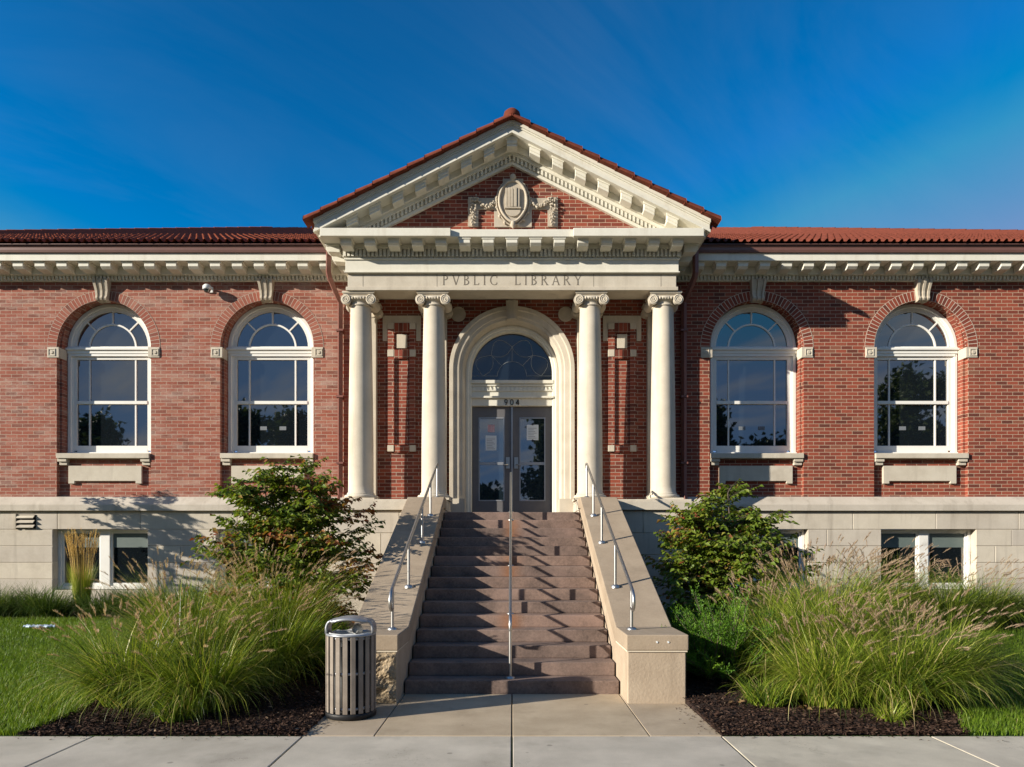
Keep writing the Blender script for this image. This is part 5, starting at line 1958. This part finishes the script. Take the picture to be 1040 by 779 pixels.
# shrubs with tiers of leafy twigs
def shrub(x, y, H, spread, seed, label, name='shrub', cat='shrub', red_side=0.0, nstem=6, zlow=0.3, leaf=0.092, mat='shrub_leaf', sx=1.0, dens=1.0, group=None):
    rs = np.random.default_rng(seed)
    z = float(ground_z(x, y))
    root = empty(name, (x, y, z), label, cat, group)
    wood = MB()
    P, A, T = [], [], []
    for s in range(nstem):
        a0 = 2 * PI * s / nstem + rs.normal(0, 0.3)
        lean = rs.uniform(0.05, 0.34) * spread
        top = H * rs.uniform(0.72, 1.0) * (1.0 if s else 1.03)
        stem = []
        for i in range(8):
            t = i / 7
            stem.append(Vector((math.cos(a0) * lean * t ** 1.3 * sx + rs.normal(0, 0.015), math.sin(a0) * lean * t ** 1.3 + rs.normal(0, 0.015), top * t)))
        wood.tube(stem, [0.026 * (1 - 0.8 * i / 7) + 0.003 for i in range(8)], 6)
        nbr = int(23 * dens)
        for b in range(nbr):
            t = zlow + (1 - zlow) * (b + rs.random()) / nbr
            i = min(6, int(t * 7))
            p0 = stem[i].lerp(stem[i + 1], t * 7 - i)
            az = a0 + rs.normal(0, 1.4) if rs.random() < 0.6 else rs.uniform(0, 2 * PI)
            rel = (t - zlow) / (1 - zlow)
            ln = spread * (0.45 + 0.65 * math.sin(PI * min(1, rel * 0.7 + 0.25))) * rs.uniform(0.5, 1.08) * (1.0 - 0.5 * rel)
            el = R(rs.uniform(0, 48))
            br = [p0]
            d = Vector((math.cos(az) * math.cos(el) * sx, math.sin(az) * math.cos(el), math.sin(el)))
            nseg = 6
            for k in range(nseg):
                d = (d + Vector((rs.normal(0, 0.14), rs.normal(0, 0.14), -0.06 + rs.normal(0, 0.10)))).normalized()
                br.append(br[-1] + d * ln / nseg)
            wood.tube(br, [0.009 * (1 - 0.75 * k / nseg) + 0.0015 for k in range(nseg + 1)], 4, caps=False)
            redness = rs.random() < 0.06 + (0.15 if (br[-1].x * red_side > 0.35 * spread) else 0.0)
            for k in range(1, nseg + 1):
                ntw = 3 if rs.random() < 0.6 else 2
                for w_ in range(ntw):
                    ta = az + rs.choice([-1, 1]) * rs.uniform(0.4, 1.3)
                    tl = rs.uniform(0.08, 0.26) * (0.6 + 0.5 * spread)
                    td = Vector((math.cos(ta), math.sin(ta), rs.uniform(-0.4, 0.75))).normalized()
                    q0 = br[k]
                    q1 = q0 + td * tl
                    wood.tube([q0, q1], [0.003, 0.0015], 3, caps=False)
                    nl = max(3, int(tl / 0.030))
                    for l in range(nl):
                        f = (l + 0.6) / nl
                        pp = q0.lerp(q1, f)
                        la = ta + (1 if l % 2 else -1) * rs.uniform(0.5, 1.2)
                        P.append(pp)
                        A.append((math.cos(la), math.sin(la), rs.uniform(-0.75, 0.15)))
                        base = 0.42 + rs.normal(0, 0.15)
                        if redness:
                            base = rs.uniform(0.74, 1.0)
                        elif rs.random() < 0.06:
                            base = rs.uniform(0.7, 0.95)
                        T.append(min(1, max(0, base)))
    wood.build('branch', M['bark'], root, local=True)
    P, A, T = np.array([tuple(p) for p in P]), np.array(A), np.array(T)
    n = len(P)
    nrm = np.stack([rs.normal(0, 0.6, n) - 0.3, rs.normal(0, 0.6, n) - 0.25, np.ones(n)], 1)
    ln = leaf * rs.uniform(0.5, 1.3, n)
    leaves_mesh('foliage', P, A, nrm, ln, ln * 0.58, T, M[mat], root)
    return root


shrub(-3.46, 10.6, 2.78, 1.6, 11, 'green shrub turning red, left of the steps in front of the podium', red_side=1.0, nstem=7, sx=1.1, zlow=0.14)
shrub(3.42, 10.9, 2.5, 1.4, 23, 'green and bronze shrub, right of the steps in front of the podium', red_side=-0.4, nstem=6, sx=1.12, zlow=0.14)
shrub(-10.75, 12.8, 3.55, 0.75, 31, 'small leafy tree by the left wing, shading the foundation beside the left basement window', name='small_tree', cat='tree', zlow=0.66, nstem=4, dens=0.42)
shrub(-2.68, 9.6, 0.85, 0.5, 41, 'small red leaved bush below the left shrub beside the cheek wall', name='red_bush', cat='bush', nstem=5, zlow=0.45, leaf=0.05, dens=0.5, mat='shrub_leaf', red_side=0.0)
for o in bpy.data.objects:
    if o.name.startswith('foliage') and o.parent and o.parent.name.startswith('red_bush'):
        at = o.data.attributes['tone']
        at.data.foreach_set('value', np.full(len(o.data.vertices), 0.97, dtype=np.float32))


def juniper(x, y, H, spread, seed, label, n=110, sx=1.0):
    rs = np.random.default_rng(seed)
    z = float(ground_z(x, y))
    root = empty('juniper', (x, y, z), label, 'juniper', 'spreading junipers beside the steps')
    wood = MB()
    P, A, NN, T = [], [], [], []
    for b in range(n):
        az = rs.uniform(0, 2 * PI)
        el = R(rs.uniform(8, 68))
        ln = spread * rs.uniform(0.55, 1.1) * math.cos(el) ** 0.4 * (H / spread if el > R(55) else 1.0)
        d = Vector((math.cos(az) * math.cos(el) * sx, math.sin(az) * math.cos(el), math.sin(el) * H / spread)).normalized()
        pts = [Vector((rs.normal(0, 0.12), rs.normal(0, 0.12), 0.02))]
        seg = 8
        for k in range(seg):
            d = (d + Vector((rs.normal(0, 0.07), rs.normal(0, 0.07), 0.02))).normalized()
            pts.append(pts[-1] + d * ln / seg)
        wood.tube(pts, [0.010 * (1 - k / (seg + 1)) + 0.001 for k in range(seg + 1)], 4, caps=False)
        tn = rs.normal(0.45, 0.15)
        for k in range(2, seg + 1):
            for q in range(6):
                ta = rs.uniform(0, 2 * PI)
                sd_ = (d * 1.1 + Vector((math.cos(ta), math.sin(ta), rs.uniform(-0.2, 0.8))) * 0.8).normalized()
                p0 = pts[k].lerp(pts[k - 1], rs.random())
                sl_ = rs.uniform(0.05, 0.13)
                for m in range(7):
                    f = m / 6
                    P.append(tuple(p0 + sd_ * sl_ * f))
                    A.append(tuple(sd_ + Vector((rs.normal(0, 0.45), rs.normal(0, 0.45), rs.normal(0, 0.4)))))
                    NN.append((rs.normal(), rs.normal(), rs.normal()))
                    T.append(min(1, max(0, tn + 0.35 * f * (k / seg) + rs.normal(0, 0.08))))
    wood.build('branch', M['bark'], root, local=True)
    P, A, NN, T = map(np.array, (P, A, NN, T))
    m = len(P)
    leaves_mesh('foliage', P, A, NN, rs.uniform(0.022, 0.042, m), np.full(m, 0.009), T, M['juniper'], root, fold=0.0)
    return root


juniper(2.62, 8.5, 1.35, 1.05, 51, 'bright green juniper below the right shrub beside the stone block', 210)
juniper(3.15, 10.0, 0.9, 0.9, 52, 'juniper under the right shrub against the podium wall', 80)
juniper(2.35, 9.7, 1.0, 0.8, 55, 'juniper between the right cheek wall and the bright front juniper', 80)
juniper(4.35, 11.4, 0.9, 0.9, 56, 'low juniper behind the plumed grass, left of the right basement windows', 70)
juniper(-2.5, 8.9, 0.85, 0.8, 53, 'dark juniper in the shade behind the trash can', 110)
juniper(-3.0, 9.8, 0.85, 0.8, 54, 'juniper under the left shrub beside the cheek wall', 80)


# lawn blades
def in_bed(x, y):
    return np.where(x < 0, x > bed_edge_left(y) + 0.05, x < bed_edge_right(y) - 0.05) | (np.abs(x) < 1.9)


def scatter_lawn(n):
    x = np.concatenate([rng.uniform(-10.6, -4.2, n), rng.uniform(4.0, 10.6, int(n * 0.75))])
    y = 6.28 + (13.6 - 6.28) * rng.random(len(x)) ** 1.25
    vis = np.abs(x) < y * 0.80 + 0.4
    ok = ~in_bed(x, y) & vis
    x, y = x[ok], y[ok]
    N = len(x)
    base = np.stack([x, y, ground_z(x, y)], 1)
    az = rng.random(N) * 2 * PI
    l0 = R(2) + R(22) * rng.random(N)
    patch = 0.5 + 0.5 * np.sin(x * 2.1 + 1.3 * np.sin(y * 1.7)) * np.cos(y * 1.3 + x * 0.6)
    tone = np.clip(rng.normal(0.32, 0.16, N) + 0.28 * patch, 0, 0.95)
    tone[rng.random(N) < 0.012] = 1.0
    h = (0.045 + 0.05 * rng.random(N)) * (0.85 + 0.4 * patch)
    o, _ = strips('grass', base, az, l0, l0 + R(20) + R(50) * rng.random(N), h, 0.005 + 0.004 * rng.random(N), tone, M['lawn_blade'], seg=3)
    tag(o, 'short green lawn grass on both sides of the planting beds', 'grass', kind='stuff')


scatter_lawn(150000)


def scatter_mulch(n):
    x = np.concatenate([rng.uniform(-5.4, -1.9, n), rng.uniform(1.9, 5.6, n)])
    y = 6.27 + 4.2 * rng.random(len(x)) ** 1.6
    ok = np.where(x < 0, x > bed_edge_left(y), x < bed_edge_right(y))
    x, y = x[ok], y[ok]
    N = len(x)
    P = np.stack([x, y, ground_z(x, y) + 0.018 + 0.022 * rng.random(N)], 1)
    a = rng.random(N) * 2 * PI
    A = np.stack([np.cos(a), np.sin(a), rng.normal(0, 0.3, N)], 1)
    nn = np.stack([rng.normal(0, 0.5, N), rng.normal(0, 0.5, N), np.ones(N)], 1)
    l = rng.uniform(0.018, 0.055, N)
    t = np.clip(rng.normal(0.45, 0.25, N), 0, 0.96)
    t[rng.random(N) < 0.01] = 1.0
    o = leaves_mesh('mulch_chips', P, A, nn, l, l * 0.45, t, M['mulch_chip'], fold=0.1)
    tag(o, 'dark brown shredded mulch covering the planting beds', 'mulch', kind='stuff')


scatter_mulch(26000)


def spill(n):
    u = rng.random(n)
    x = np.where(u < 0.5, np.sign(rng.random(n) - 0.5) * (1.93 - np.abs(rng.normal(0, 0.10, n))), np.sign(rng.random(n) - 0.5) * rng.uniform(1.9, 4.6, n))
    y = np.where(u < 0.5, rng.uniform(6.28, 7.5, n), 6.25 - np.abs(rng.normal(0, 0.06, n)))
    P = np.stack([x, y, np.full(n, 0.006)], 1)
    a = rng.random(n) * 2 * PI
    A = np.stack([np.cos(a), np.sin(a), np.zeros(n)], 1)
    nn = np.stack([rng.normal(0, 0.3, n), rng.normal(0, 0.3, n), np.ones(n)], 1)
    l = rng.uniform(0.012, 0.035, n)
    o = leaves_mesh('mulch_chips', P, A, nn, l, l * 0.45, np.clip(rng.normal(0.5, 0.25, n), 0, 1), M['mulch_chip'], fold=0.1)
    tag(o, 'loose mulch chips spilled on the paving along the beds', 'mulch', kind='stuff')


spill(260)

# a few dry leaves
for i, (x, y, where) in enumerate([(2.42, 7.35, 'dry tan leaf on the mulch near the smooth stone block'), (3.05, 7.1, 'dry tan leaf on the mulch beside the small yellow tuft'), (-9.2, 9.2, 'dry leaf on the left lawn')]):
    n = 7
    a = rng.random(n) * 2 * PI
    r = rng.random(n) * 0.05
    P = np.stack([r * np.cos(a), r * np.sin(a), np.full(n, 0.035)], 1)
    A = np.stack([np.cos(a + 1), np.sin(a + 1), rng.normal(0.2, 0.3, n)], 1)
    o = leaves_mesh('dry_leaf', P, A, np.tile(np.array([0.2, -0.4, 1.0]), (n, 1)), rng.uniform(0.05, 0.08, n), rng.uniform(0.03, 0.05, n), rng.random(n), M['dead_leaf'], loc=(x, y, float(ground_z(x, y))))
    tag(o, where, 'leaf')

# pale blue scrap lying in the left lawn
n1, n2 = 24, 5
vs, fs = [], []
for i in range(n1 + 1):
    for j_ in range(n2 + 1):
        u, v = i / n1 - 0.5, j_ / n2 - 0.5
        vs.append((u * 0.52, v * 0.12 * (1 - 1.2 * u * u) + 0.02 * math.sin(i * 0.9), 0.07 + 0.03 * math.cos(v * PI) + 0.012 * math.sin(i * 2.3 + j_ * 1.7)))
for i in range(n1):
    for j_ in range(n2):
        q = i * (n2 + 1) + j_
        fs.append((q, q + n2 + 1, q + n2 + 2, q + 1))
mb = MB()
mb.add(vs, fs, smooth=True)
yb = 11.5
o = mb.build('plastic_scrap', M['blue_plastic'], loc=(-7.95, yb, float(ground_z(-7.95, yb))), local=True)
sl_ = o.modifiers.new('thickness', 'SOLIDIFY')
sl_.thickness = 0.008
tag(o, 'pale blue scrap of plastic lying in the left lawn grass', 'litter')

# far side of the street: a belt of trees, seen only mirrored in the windows
rs = np.random.default_rng(77)
P = []
for k in range(30):
    cx = -75 + 150 * k / 29 + rs.normal(0, 1.5)
    cy = rs.uniform(-48, -38)
    hh = rs.uniform(5.0, 7.0) if -9 < cx < 5 else rs.uniform(11, 15.5) if cx < -32 else rs.uniform(14, 19) if cx < 0 else rs.uniform(12, 21)
    for q in range(56):
        fz = rs.uniform(0.0, 1.0)
        c = np.array([cx + rs.normal(0, 2.4 * (1.1 - fz * 0.8)), cy + rs.normal(0, 1.6), hh * fz])
        P.append(c + rs.normal(0, 0.7, (210, 3)))
P = np.concatenate(P)
n = len(P)
A = rs.normal(0, 1, (n, 3))
NN = rs.normal(0, 1, (n, 3))
o = leaves_mesh('far_woods', P, A, NN, rs.uniform(0.4, 0.8, n), rs.uniform(0.3, 0.55, n), np.clip(rs.normal(0.4, 0.2, n), 0, 1), M['tree_leaf'])
tag(o, 'dark belt of trees across the street, mirrored in the window glass', 'trees', kind='stuff')
